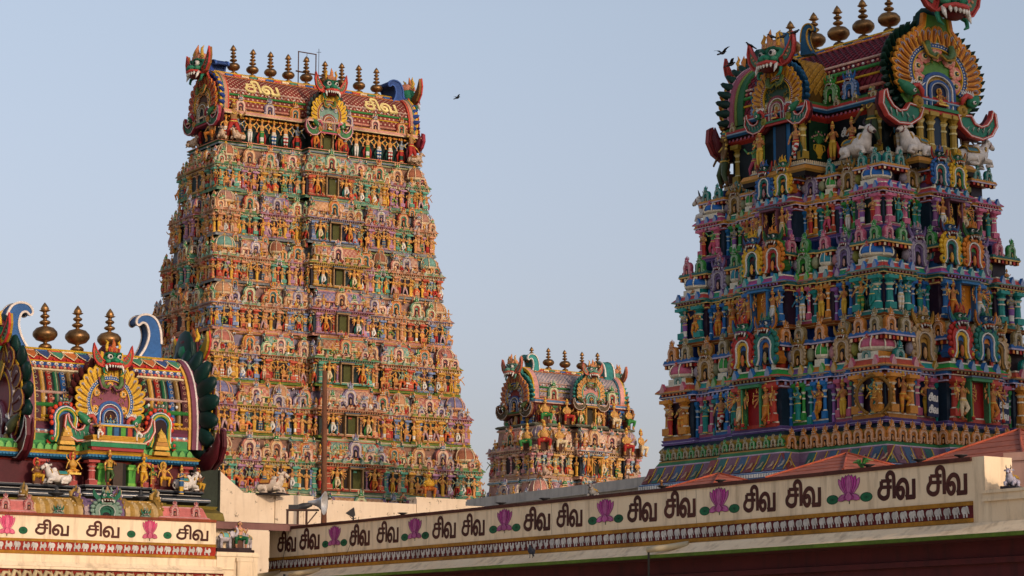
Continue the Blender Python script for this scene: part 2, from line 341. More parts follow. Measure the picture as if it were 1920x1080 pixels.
def bull(body='#e6ddd2', cloth='#4f7f86', rim=GOLDP, detail=1):
    """reclining bull, about 1 long, nose towards -x, base z=0"""
    g = G(); sh = mixc(body, '#a89a90', .5)
    g.tube([(.5, 0, .17), (.42, 0, .2), (.2, 0, .23), (-.02, 0, .24), (-.16, 0, .27), (-.25, 0, .36)], [.1, .165, .19, .2, .19, .13], body, 10)
    g.tube([(-.18, 0, .3), (-.27, 0, .43), (-.33, 0, .54)], [.15, .115, .085], body, 9)
    g.ell((-.06, 0, .45), (.1, .075, .085), body, 8, 5)
    g.tube([(-.27, 0, .575), (-.36, 0, .58), (-.46, 0, .52), (-.53, 0, .47)], [.07, .088, .062, .05], body, 9)
    g.ell((-.535, 0, .47), (.03, .05, .042), '#4b3a3a', 7, 4)
    for s in (-1, 1):
        g.tube([(-.3, s * .055, .63), (-.29, s * .1, .7), (-.33, s * .085, .79)], [.028, .022, .006], '#37323a', 6)
        g.tube([(-.28, s * .07, .59), (-.24, s * .16, .6), (-.25, s * .2, .56)], [.02, .04, .01], body, 6, .6)
        g.ell((-.4, s * .062, .575), (.02, .014, .018), BLK, 6, 4)
        g.tube([(-.12, s * .13, .16), (-.3, s * .16, .13), (-.36, s * .15, .05), (-.2, s * .15, .035)], [.085, .06, .045, .035], body, 7)
        g.tube([(.34, s * .13, .17), (.14, s * .22, .15), (.1, s * .22, .05), (.32, s * .21, .035)], [.12, .085, .05, .04], body, 7)
    g.tube([(.5, 0, .26), (.55, .03, .14), (.5, .12, .04)], [.02, .016, .03], sh, 5)
    # cloth over the back, collar
    for y0, w_, c in ((0, .015, cloth),):
        P = [(x, a) for x in (0.02, .34) for a in np.linspace(-1.25, 1.25, 9)]
        V = [(x, .205 * math.sin(a), .235 + .205 * math.cos(a) * (1 - .02)) for x, a in P]
        g.add(V, [(i, i + 1, i + 10, i + 9) for i in range(8)], C(cloth), sm=True)
        for x in (.02, .34): g.tube([(x, .212 * math.sin(a), .235 + .21 * math.cos(a)) for a in np.linspace(-1.25, 1.25, 9)], .018, rim, 4)
        for s in (-1, 1): g.tube([(.02, s * .203, .3), (.34, s * .203, .3)], .016, rim, 4)
    a = np.linspace(0, 2 * math.pi, 11)
    g.tube([(-.2 - .05 * math.sin(x), .15 * math.cos(x), .37 + .13 * math.sin(x)) for x in a], .02, rim, 5)
    g.tube([(-.415 - .02 * math.sin(x), .085 * math.cos(x), .54 + .075 * math.sin(x)) for x in a], .01, '#8a3028', 4)
    return g

def guardian_face(skin='#2f8a5a', lip='#c9473c', crest='#d97a5a', horn=YEL, ear=None, d=2):
    """snarling face, about 1 wide without its ears, chin at z=0, facing -y"""
    g = G(); n = 10 if d > 1 else 7; m = 6 if d > 1 else 4; dk = mixc(skin, '#0a2018', .45)
    ear = ear or crest
    g.ell((0, .08, .52), (.40, .34, .40), skin, n, m)
    g.ell((0, -.1, .2), (.34, .22, .16), '#5a1414', n, m)
    for s in (-1, 1):
        g.ell((s * .2, -.2, .60), (.125, .1, .115), WHITE, n, m); g.ell((s * .21, -.285, .595), (.06, .03, .06), BLK, n, 4)
        g.tube([(s * .06, -.28, .62), (s * .13, -.27, .73), (s * .26, -.2, .75), (s * .36, -.08, .66)], [.03, .055, .055, .03], dk, 6)
        g.ell((s * .27, -.2, .4), (.13, .12, .09), mixc(skin, '#70c090', .3), n, m)
        g.ell((s * .1, -.44, .4), (.055, .05, .05), dk, 7, 4)
        g.tube([(s * .36, -.02, .18), (s * .43, -.1, .1), (s * .42, -.14, -.05), (s * .3, -.16, -.12)], [.06, .055, .045, .02], skin, 6)
    g.ell((0, -.33, .42), (.2, .17, .13), skin, n, m)
    g.tube([(-.42, -.03, .16), (-.34, -.24, .27), (-.16, -.4, .3), (0, -.44, .28), (.16, -.4, .3), (.34, -.24, .27), (.42, -.03, .16)], [.03, .055, .06, .06, .06, .055, .03], lip, 7)
    for i in range(6 if d > 1 else 4):
        x = (i - 2.5) * .105 if d > 1 else (i - 1.5) * .16; y = -.4 + 1.1 * x * x; r = .045 if d > 1 else .06
        g.tube([(x, y, .27), (x, y - .02, .19), (x, y - .03, .13)], [r, r * .9, r * .25], WHITE, 6)
    for s in (-1, 1): g.tube([(s * .35, -.2, .26), (s * .37, -.26, .12), (s * .36, -.32, -.02)], [.06, .05, .008], WHITE, 6)
    # crest and horns
    g.ell((0, .1, .86), (.3, .28, .22), crest, n, m)
    for i in range(-2, 3): g.tube([(i * .1, -.16, .78), (i * .11, -.12, .92), (i * .12, .04, 1.04 - abs(i) * .03)], [.05, .055, .03], mixc(crest, YEL, .35 if i % 2 else 0), 6)
    for s in (-1, 1):
        g.tube([(s * .24, .0, .86), (s * .3, -.05, 1.05), (s * .24, -.02, 1.2), (s * .33, .02, 1.3)], [.07, .065, .05, .01], horn, 7)
        e = [(.34, .42), (.5, .5), (.72, .8), (.86, 1.12), (.9, .8), (.84, .5), (.66, .26), (.44, .18)]
        e = [(s * x, z) for x, z in e]; g.ext(e, -.04, .07, ear, mixc(ear, '#401010', .4))
        c = np.mean(e, 0); g.ext([(c[0] + (x - c[0]) * .62, c[1] + (z - c[1]) * .62) for x, z in e], -.065, -.03, mixc(skin, ear, .15), dk)
        if d > 1: g.rib(e, .05, -.09, -.02, lip, closed=True); [g.ell((c[0] + s * .07 * (k - 1), -.07, c[1] + .1 * (k - 1)), (.05, .02, .04), crest, 6, 4) for k in range(3)]
    g.tube([(0, -.05, .95), (0, -.1, 1.15), (0, -.04, 1.38)], [.1, .085, .01], mixc(crest, OR, .5), 7)
    return g

def smooth(p, k=4):
    P = [np.array(x, float) for x in p]
    if len(P) < 3: return p
    out = []
    for i in range(len(P) - 1):
        a, b, c, d = P[max(0, i - 1)], P[i], P[i + 1], P[min(len(P) - 1, i + 2)]
        for t in np.linspace(0, 1, k + 1)[:-1]: out.append(tuple(.5 * (2 * b + (c - a) * t + (2 * a - 5 * b + 4 * c - d) * t * t + (3 * b - a - 3 * c + d) * t ** 3)))
    return out + [tuple(P[-1])]
def arc(cx, cz, r, a0, a1, n, sx=1, sz=1):
    return [(cx + sx * r * math.cos(t), cz + sz * r * math.sin(t)) for t in np.radians(np.linspace(a0, a1, n))]
def ushape(w_, h, n=9, flare=.25):     # an ogee horseshoe line from foot to foot
    a = arc(0, h - w_, w_, 205, -25, n)
    return [(-w_ * (1 + flare), 0), (-w_ * .92, h * .2)] + a + [(w_ * .92, h * .2), (w_ * (1 + flare), 0)]

def nasi(c1=RED, c2=YEL, c3=TEAL, c4=WHITE, face='#3f8a5a', d=1, mono=False):
    """small horseshoe gable with a face on top; about 1 wide, 1.5 high, facing -y, plate from y=-.1 to y=.22"""
    g = G()
    if mono: c2 = mixc(c1, WHITE, .25); c3 = mixc(c1, BLK, .35); c4 = mixc(c1, WHITE, .5); face = c1
    out = [(-.5, 0), (-.56, .14), (-.46, .26)] + arc(0, .58, .47, 200, -20, 11) + [(.46, .26), (.56, .14), (.5, 0)]
    g.ext(out, -.02, .24, c1, mixc(c1, BLK, .25))
    if d:
        for t in np.radians(np.linspace(205, -25, 12 if d > 1 else 9)): g.ell((.46 * math.cos(t), -.03, .58 + .46 * math.sin(t)), (.09, .07, .09), c2 if d > 1 or not mono else c1, 6, 4)
    g.rib(ushape(.34, .9, 9), .12, -.1, 0, c2)
    g.rib(ushape(.27, .8, 9), .04, -.12, 0, c4)
    g.rib(ushape(.2, .7, 9), .09, -.08, 0, c3)
    g.ext([(-.13, 0)] + arc(0, .38, .13, 180, 0, 7) + [(.13, 0)], -.045, -.01, '#1a1418')
    for s in (-1, 1):
        g.lathe([(0, -.05), (.1, -.04), (.12, 0)], [c4, c2], 8, (0, 0, 0)) if 0 else g.ell((s * .43, -.06, .13), (.13, .07, .13), c2, 7, 4)
        g.ell((s * .43, -.11, .13), (.06, .04, .06), c3, 6, 3)
    g.ell((0, -.09, .2), (.07, .06, .18), mixc(c2, SKIN, .5), 6, 4)
    if d > 1: g.put(guardian_face(face, mixc(c1, RED, .5), c2, c2, c1, 1), TR(0, -.04, .88, s=.52))
    else:
        g.ell((0, -.06, 1.08), (.2, .15, .19), face, 7, 5); g.tube([(-.2, -.1, .98), (0, -.22, 1.0), (.2, -.1, .98)], .04, c4, 5)
        for s in (-1, 1): g.ell((s * .09, -.19, 1.12), (.045, .03, .045), WHITE, 5, 3); g.tube([(s * .15, 0, 1.18), (s * .2, -.02, 1.34), (s * .13, 0, 1.44)], [.06, .05, .01], c2, 5)
        g.tube([(0, -.02, 1.2), (0, -.03, 1.36), (0, 0, 1.54)], [.09, .07, .01], c1, 5)
    return g

def dome(w_, h, c1, c2, c3, n=10, d=1):
    """ribbed octagonal dome with a neck, w half width, base z=0"""
    g = G()
    g.lathe([(.72 * w_, 0), (.72 * w_, .14 * h), (.86 * w_, .15 * h), (.98 * w_, .2 * h)], [c2, c3, c3], 8, ph=math.pi / 8, sm=False)
    g.lathe([(.98 * w_, .2 * h), (1.08 * w_, .29 * h), (1.09 * w_, .4 * h), (1.0 * w_, .54 * h), (.8 * w_, .68 * h), (.5 * w_, .79 * h), (.2 * w_, .84 * h)], [c3, c1, c1, c1, mixc(c1, WHITE, .12), c3], n)
    g.lathe([(.2 * w_, .84 * h), (.26 * w_, .87 * h), (.1 * w_, .9 * h), (.16 * w_, .94 * h), (0, h)], GOLDP if d else c3, 7)
    for k in range(8 if d else 0):
        a = math.radians(45 * k + 22.5); g.tube([(r * w_ * math.cos(a), r * w_ * math.sin(a), z * h) for r, z in ((1.0, .21), (1.11, .3), (1.11, .41), (1.02, .55), (.82, .69), (.45, .81))], .06 * w_, c3, 4)
    for k in range(8 if d > 1 else 0):
        a = math.radians(45 * k); g.ell((1.05 * w_ * math.cos(a), 1.05 * w_ * math.sin(a), .4 * h), (.16 * w_, .16 * w_, .1 * h), mixc(c1, RED if k % 2 else YEL, .6), 6, 4)
    return g

def barrel(l, r, h, c1, c2, c3, nr=7, ends=True, tiles=True):
    """barrel roof along x, half length l, half depth r, height h, base z=0"""
    g = G(); a = np.radians(np.linspace(-8, 188, 11))
    prof = [(-r * math.cos(t) * (1.0 + .08 * math.sin(t)), h * (.12 + .88 * math.sin(t))) for t in a]; prof = [(y, max(0, z)) for y, z in prof]
    k = len(prof); nx = nr * 2
    V = []; 
    for i in range(nx + 1): V += [(-l + 2 * l * i / nx, y * (1 if i % 2 else 1.03), z * (1 if i % 2 else 1.02)) for y, z in prof]
    q = []; qc = []
    for i in range(nx):
        for j in range(k - 1): q.append((i * k + j, (i + 1) * k + j, (i + 1) * k + j + 1, i * k + j + 1)); qc.append(C(c1 if (i // 2 + (j if tiles else 0)) % 2 else c2))
    g.add(V, q, qc)
    for x in (-l, l): g.add([(x, y, z) for y, z in prof], None, None, [(0, i, i + 1) for i in range(1, k - 1)], C(c3))
    g.box(-l, l, -r * .14, r * .14, h * .96, h * 1.08, c3)
    return g

def pillar(g, x, y, z0, h, r, c, hi):
    g.box(x - r * 1.25, x + r * 1.25, y - r * 1.25, y + r * 1.25, z0, z0 + h * .2, c)
    g.lathe([(r * 1.2, h * .2), (r, h * .24), (r * .9, h * .55), (r * 1.1, h * .56), (r * 1.1, h * .6), (r * .85, h * .62), (r * .85, h * .7), (r * 1.35, h * .76), (r * 1.35, h * .79), (r * .9, h * .82), (r * 1.6, h * .9)], [hi, c, c, hi, c, c, hi, c, c, c], 8, (x, y, z0), ph=math.pi / 8, sm=False)
    g.box(x - r * 1.7, x + r * 1.7, y - r * 1.7, y + r * 1.7, z0 + h * .9, z0 + h, c)

def pavilion(kind, wd, H, dep, cs, d=1, rh=1.0):
    """one bay of a storey: pillars, entablature, eave and the small roof above; floor at z=0, front at y=0, width wd"""
    c, hi, ev, rf, dk = cs; g = G(); w_ = wd / 2
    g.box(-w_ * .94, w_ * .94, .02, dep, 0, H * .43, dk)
    g.box(-w_ * 1.02, w_ * 1.02, -.06 * wd, dep, 0, H * .035, mixc(c, BLK, .3)); g.box(-w_, w_, -.04 * wd, dep, H * .035, H * .05, hi)
    pr = min(.11 * wd, .09 * H * .5)
    for s in (-1, 1): pillar(g, s * (w_ - pr * 1.5), 0, H * .05, H * .36, pr, c, hi)
    z = H * .41
    g.box(-w_, w_, -.06 * wd, dep, z, z + .025 * H, c); g.box(-w_ * 1.04, w_ * 1.04, -.09 * wd, dep, z + .025 * H, z + .033 * H, hi); g.box(-w_ * 1.0, w_ * 1.0, -.07 * wd, dep, z + .033 * H, z + .055 * H, mixc(c, BLK, .25))
    nd_ = max(3, int(wd / (.05 * H)))
    if d:
        for i in range(nd_): x = -w_ + wd * (i + .5) / nd_; g.box(x - w_ * .35 / nd_ * 1.4, x + w_ * .35 / nd_ * 1.4, -.12 * wd - .01 * H, 0, z + .04 * H, z + .062 * H, mixc(c, ev, .5), DRED)
    z = H * .475; o = .035 * H + .08 * wd
    for z0, o0, z1, o1, col in ((z, .6 * o, z + .008 * H, 1.1 * o, hi), (z + .008 * H, 1.1 * o, z + .02 * H, 1.08 * o, c), (z + .02 * H, 1.08 * o, z + .05 * H, .62 * o, ev), (z + .05 * H, .62 * o, z + .075 * H, .3 * o, ev), (z + .075 * H, .36 * o, z + .09 * H, .34 * o, hi)):
        g.fr(0, dep / 2, z0, w_ + o0, dep / 2 + o0, z1, w_ + o1, dep / 2 + o1, col, False)
    for i in range(max(2, int(wd / (.2 * H)) + 1)):
        k = max(2, int(wd / (.2 * H)) + 1); x = -w_ * .8 + 1.6 * w_ * i / (k - 1)
        g.ext([(x - .035 * H, z + .012 * H), (x - .03 * H, z + .05 * H), (x, z + .105 * H), (x + .03 * H, z + .05 * H), (x + .035 * H, z + .012 * H)], -o * 1.12, -o * .5, mixc(rf, hi, .3), rf)
    z = H * .565; rw = w_ * .86; rd = min(dep * .5, rw)
    if kind == 'kuta':
        g.box(-rw * .8, rw * .8, -.0, dep, z, z + .06 * H, hi, c); g.put(dome(rw * 1.0, .42 * H * rh, rf, c, hi, 12, d), TR(0, rw * .8, z + .03 * H))
        for s in (0, ) if d < 2 else (-1, 1, 0): g.put(nasi(ev, hi, rf, WHITE, c, 0, True), TR(s * rw * .7, -.02 * wd + abs(s) * .3 * rw, z + .1 * H, s * 35, .36 * rw if s else .55 * rw))
    elif kind == 'nasi':
        g.box(-rw * .75, rw * .75, .0, dep, z, z + .08 * H, mixc(c, BLK, .3), c)
        for i in range(3): g.box(-rw * .75 + i * rw * .6, -rw * .75 + i * rw * .6 + rw * .3, -.03, 0, z, z + .07 * H, c)
        g.box(-rw * .85, rw * .85, -.03 * wd, dep, z + .08 * H, z + .1 * H, hi)
        g.put(barrel(dep * .5, rw * .55, .22 * H * rh, rf, c, c, 4), TR(0, dep * .5, z + .1 * H, 90))
    elif kind == 'shala':
        g.box(-rw * .96, rw * .96, .02, dep, z, z + .09 * H, dk, c)
        k = max(3, int(wd / (.12 * H)))
        for i in range(k + 1): x = -rw * .96 + 1.92 * rw * i / k; g.box(x - .018 * H, x + .018 * H, -.03 * H * .5, .05, z, z + .085 * H, c if i % 2 else hi)
        g.box(-rw * 1.04, rw * 1.04, -.03 * H, dep, z + .09 * H, z + .11 * H, ev); g.box(-rw * 1.0, rw * 1.0, -.02 * H, dep, z + .11 * H, z + .12 * H, hi)
        g.put(barrel(rw * .95, min(dep * .55, .13 * H), .2 * H * rh, rf, mixc(rf, hi, .35), c, max(6, int(wd / (.06 * H)))), TR(0, min(dep * .5, .12 * H), z + .12 * H))
        for s in (-1, 1): g.put(nasi(mixc(c, RED, .4), hi, rf, WHITE, TEAL, 0), TR(s * rw, .1 * H, z + .11 * H, s * 90, .2 * H))
    return g

def gable(rim=OR, back=DGREEN, band=BLUE, field='#4f7a3a', rose='#d98a78', inner=GOLDP, curl='#c9473c', curl2=TEAL, niche=DBLUE, roses=7, feathers=9, d=2, th=.34, low=0.0, tail=None):
    """big horseshoe end of a roof, half width 1, circle centre at z=1.05, facing -y; plate y in [-.06, th]"""
    g = G(); cz = 1.05
    out = [(-.62, .12), (-.86, .42)] + arc(0, cz, .93, 215, -35, 25) + [(.86, .42), (.62, .12)]
    g.ext(out, 0, th * .75, field, mixc(back, BLK, .2), back)
    nk = [(-.62, 1.72), (-.46, 1.98), (-.34, 2.12), (-.3, 2.4), (.3, 2.4), (.34, 2.12), (.46, 1.98), (.62, 1.72)]
    g.ext(nk, -.05, th * .8, field, mixc(back, BLK, .2), back); g.ell((0, th * .5, 2.25), (.36, th * .6, .4), back, 10, 6)
    for sx in (-1, 1): g.rib([(sx * x, z) for x, z in nk[4:]], .07, -.1, 0, rim); g.rib([(sx * x * .86, z - .02) for x, z in nk[4:]], .03, -.09, 0, YEL)
    # petals of the front rim
    for s in (-1, 1):
        for i in range(feathers):
            t = math.radians(-40 + 122 * i / (feathers - 1)); t2 = t + .42 * (1 - .6 * i / feathers); ux, uz = math.cos(t2), math.sin(t2); px, pz = -uz, ux; bx, bz = .71 * math.cos(t), .71 * math.sin(t)
            ln = .39 + .03 * math.sin(2 * i); wv = .088 * 9 / feathers * 1.25; L = []
            for f, q in ((0, .55), (.3, .9), (.65, 1.0), (.9, .6), (1.0, -.1), (.9, -.75), (.65, -1.0), (.3, -.9), (0, -.55)):
                r = ln * f; c_ = .05 * f * f; L.append((s * (bx + r * ux + px * (q * wv + c_)), cz + bz + r * uz + pz * (q * wv + c_)))
            g.ext(L, -.07 - .006 * (i % 2), 0, rim, mixc(rim, BLK, .3)); g.rib(L, .02, -.085 - .006 * (i % 2), -.05, mixc(rim, YEL, .35), closed=True)
            P_ = lambda f, o=0: (s * (bx + ln * f * ux + px * (.05 * f * f + o)), -.085, cz + bz + ln * f * uz + pz * (.05 * f * f + o))
            g.tube([P_(.02), P_(.4), P_(.7), P_(.85)], [.02, .028, .022, .006], mixc(rim, '#5a2a14', .7), 5)
            g.tube([P_(.5, .02), P_(.72, .03), P_(.8, -.01), P_(.68, -.03)], [.012, .022, .02, .008], mixc(band, WHITE, .35), 5)
    # back feathers wrapping over the edge
    nb = 2 * feathers + 6
    for i in range(nb):
        t = math.radians(-48 + 276 * i / (nb - 1)); ux, uz = math.cos(t), math.sin(t); t2 = t - .16 if math.cos(t) > 0 else t + .16
        wv = .125 * 24 / nb
        g.tube([(.45 * math.cos(t2), th * .95, cz + .45 * math.sin(t2)), (.7 * ux, th * 1.1, cz + .7 * uz), (.95 * ux, th * .95, cz + .95 * uz), (1.12 * ux, th * .55, cz + 1.12 * uz), (1.2 * ux, th * .2, cz + 1.2 * uz + .03), (1.2 * ux, -.02, cz + 1.2 * uz + .06)], [wv * .4, wv * .85, wv * .95, wv * .8, wv * .5, wv * .06], mixc(back, BLK, .25 * (i % 2)), 7)
    g.rib(arc(0, cz, .965, 228, -48, 33), .05, th * .0, th * .16, YEL, YEL)
    # bead band, field, roses
    g.rib(arc(0, cz, .655, 218, -38, 29), .12, -.06, 0, band); g.rib(arc(0, cz, .715, 220, -40, 29), .022, -.08, 0, mixc(band, WHITE, .6)); g.rib(arc(0, cz, .595, 220, -40, 29), .022, -.08, 0, YEL)
    if d > 1:
        for x, z in arc(0, cz, .655, 216, -36, 44): g.ell((x, -.065, z), (.02, .015, .02), WHITE, 5, 3)
        for k in range(46):
            a = rnd.uniform(-.4, 3.5); r = rnd.uniform(.28, .57); x, z = r * math.cos(a), cz + r * math.sin(a); b = rnd.uniform(0, 6.3)
            g.tube([(x, -.01, z), (x + .05 * math.cos(b), -.035, z + .05 * math.sin(b)), (x + .05 * math.cos(b + 1.2), -.02, z + .05 * math.sin(b + 1.2))], [.012, .018, .008], mixc(field, YEL, .35), 4)
    for k in range(roses):
        a = math.radians(205 - 230 * k / max(1, roses - 1)) if roses > 1 else math.pi / 2; x, z = .46 * math.cos(a), cz + .46 * math.sin(a)
        r = (.15 if d > 1 else .125) if roses > 5 else .1; x *= 1.04
        for q in range(9): t = q * 2 * math.pi / 9; g.ell((x + r * .72 * math.cos(t), -.035, z + r * .72 * math.sin(t)), (r * .42, .03, r * .42), rose if q % 3 else mixc(rose, CREAM, .3), 6, 4)
        g.lathe([(r * .62, 0), (r * .6, .03)], CREAM, 10, (0, 0, 0)) if 0 else g.ell((x, -.045, z), (r * .58, .035, r * .58), CREAM, 10, 4)
        g.ell((x, -.06, z), (r * .4, .035, r * .4), DGREEN, 8, 4); g.ell((x, -.08, z), (r * .2, .03, r * .2), YEL, 6, 3)
    # niche
    def op(w_, h): return [(-w_, .28)] + arc(0, .28 + h - w_, w_, 180, 0, 11) + [(w_, .28)]
    g.rib(op(.36, .78), .07, -.1, 0, band, band); g.rib(op(.315, .72), .02, -.11, 0, WHITE)
    g.ext(op(.32, .74), -.045, 0, inner); g.rib(op(.235, .6), .05, -.12, 0, band, band); g.rib(op(.2, .56), .018, -.125, 0, mixc(band, WHITE, .6)); g.ext(op(.2, .57), -.055, -.0, niche)
    if d > 1:
        for x, z in arc(0, .75, .275, 190, -10, 11): g.ell((x, -.05, z), (.035, .02, .035), mixc(inner, DGREEN, .5), 6, 4)
    g.box(-.55, .55, -.14, th * .6, .2, .27, mixc(curl2, GREEN, .5), DGREEN); g.box(-.5, .5, -.1, th * .6, .12, .2, curl)
    # tails curling up at the feet, and the crocodile heads above them
    for s in (-1, 1):
        oc = [(.42, .42), (.5, .18), (.72, .0), (1.0, -.03), (1.24, .1), (1.37, .34), (1.34, .62), (1.28, .68), (1.24, .5), (1.13, .33), (.98, .25), (.83, .3), (.74, .46)]
        oc = [(s * x, z - low) for x, z in oc]; g.ext(oc, -.1, .0, curl2, curl); g.tube([(s * x, .11, z - low) for x, z in ((.5, .42), (.56, .2), (.74, .1), (.98, .1), (1.17, .22), (1.29, .44), (1.31, .66))], [.13, .17, .19, .18, .15, .09, .015], tail or MAR, 9, .8); g.rib(oc, .06, -.14, -.02, curl, curl, closed=True); g.rib(oc, .016, -.15, -.1, WHITE, closed=True)
        for k in range(5 if d > 1 else 2): x = .62 + .13 * k; g.tube([(s * x, -.11, .16 - low), (s * (x + .05), -.13, .2 + .02 * k - low), (s * (x + .02), -.12, .12 - low)], [.01, .02, .01], mixc(curl2, WHITE, .5), 4)
        g.ell((s * .53, -.12, .3), (.13, .06, .15), inner, 9, 5); g.ell((s * .53, -.17, .3), (.06, .04, .07), mixc(inner, BLK, .3), 8, 4)
        g.tube([(s * .95, -.06, .72), (s * .84, -.12, .62), (s * .74, -.16, .52), (s * .68, -.16, .42)], [.05, .11, .13, .07], mixc(curl2, GREEN, .3), 8)
        g.ell((s * .72, -.27, .5), (.045, .03, .045), WHITE, 7, 4); g.ell((s * .72, -.295, .5), (.022, .02, .022), BLK, 6, 3)
        g.tube([(s * .7, -.18, .62), (s * .58, -.2, .66), (s * .5, -.2, .55), (s * .47, -.18, .42)], [.06, .06, .055, .03], curl, 7)
        for k in range(6 if d > 1 else 3): t = k / 5; g.tube([(s * (.74 - .24 * t), -.2, .66 + .05 * math.sin(3 * t)), (s * (.72 - .3 * t), -.22, .78 - .03 * t)], [.025, .004], WHITE, 5)
    # garland under the face
    for s in (-1, 1): g.tube([(s * .05, -.12, 1.5), (s * .2, -.16, 1.42), (s * .3, -.15, 1.55), (s * .28, -.14, 1.75)], [.03, .07, .08, .05], mixc(curl2, OLIVE, .6), 7); g.tube([(s * .02, -.13, 1.5), (s * .12, -.2, 1.36), (s * .32, -.2, 1.42), (s * .4, -.14, 1.7)], .03, inner, 5)
    return g

def wave(c=BLUE, rimc=WHITE, th=.22):
    """S shaped crest behind a ridge head, base 1 wide at z=0, 1.45 high, hook towards -x, thickness in y"""
    g = G(); o = [(-.32, 0), (-.2, .14), (0, .46), (.1, .8), (.06, 1.06), (-.02, 1.17), (-.13, 1.18), (-.22, 1.1), (-.3, 1.16), (-.27, 1.3), (-.12, 1.42), (.12, 1.43), (.33, 1.3), (.46, 1.0), (.5, .6), (.52, 0)]
    o = [o[0]] + smooth(o[1:-1], 3) + [o[-1]]
    g.ext(o, -th, th, c, mixc(c, BLK, .35)); 
    for y0, y1 in ((-th - .035, -th + .05), (th + .035, th - .05)): g.rib(o[1:-1], .06, y0, y1, rimc)
    return g

def finial(nd_=2):
    """stacked brass pot finial, 1 high"""
    def bulb(z, r, hh): return [(.04, z - hh), (r * .72, z - hh * .72), (r * .97, z - hh * .25), (r, z), (r * .96, z + hh * .3), (r * .7, z + hh * .74), (.04, z + hh)]
    if nd_ == 2: B = [(.095, .135, .075), (.355, .25, .165), (.59, .115, .05), (.715, .095, .045)]
    elif nd_ == 3: B = [(.085, .135, .07), (.33, .245, .16), (.56, .125, .045), (.665, .105, .04), (.76, .085, .035)]
    else: B = [(.08, .125, .06), (.295, .205, .135), (.5, .118, .05), (.62, .1, .045), (.73, .085, .04)]
    pr = [(.2, 0), (.17, .015), (.05, .02)]
    for z, r, hh in B: pr += bulb(z, r, hh)
    pr += [(.04, .80), (.085, .815), (.115, .835), (.075, .84), (.085, .87), (.06, .92), (.025, .97), (0, 1.0)]
    g = G(); g.lathe(pr, '#b08040', 18); return g
FIN = {k: mesh_of(finial(k), 'finial', BRASS) for k in (2, 3, 4)}

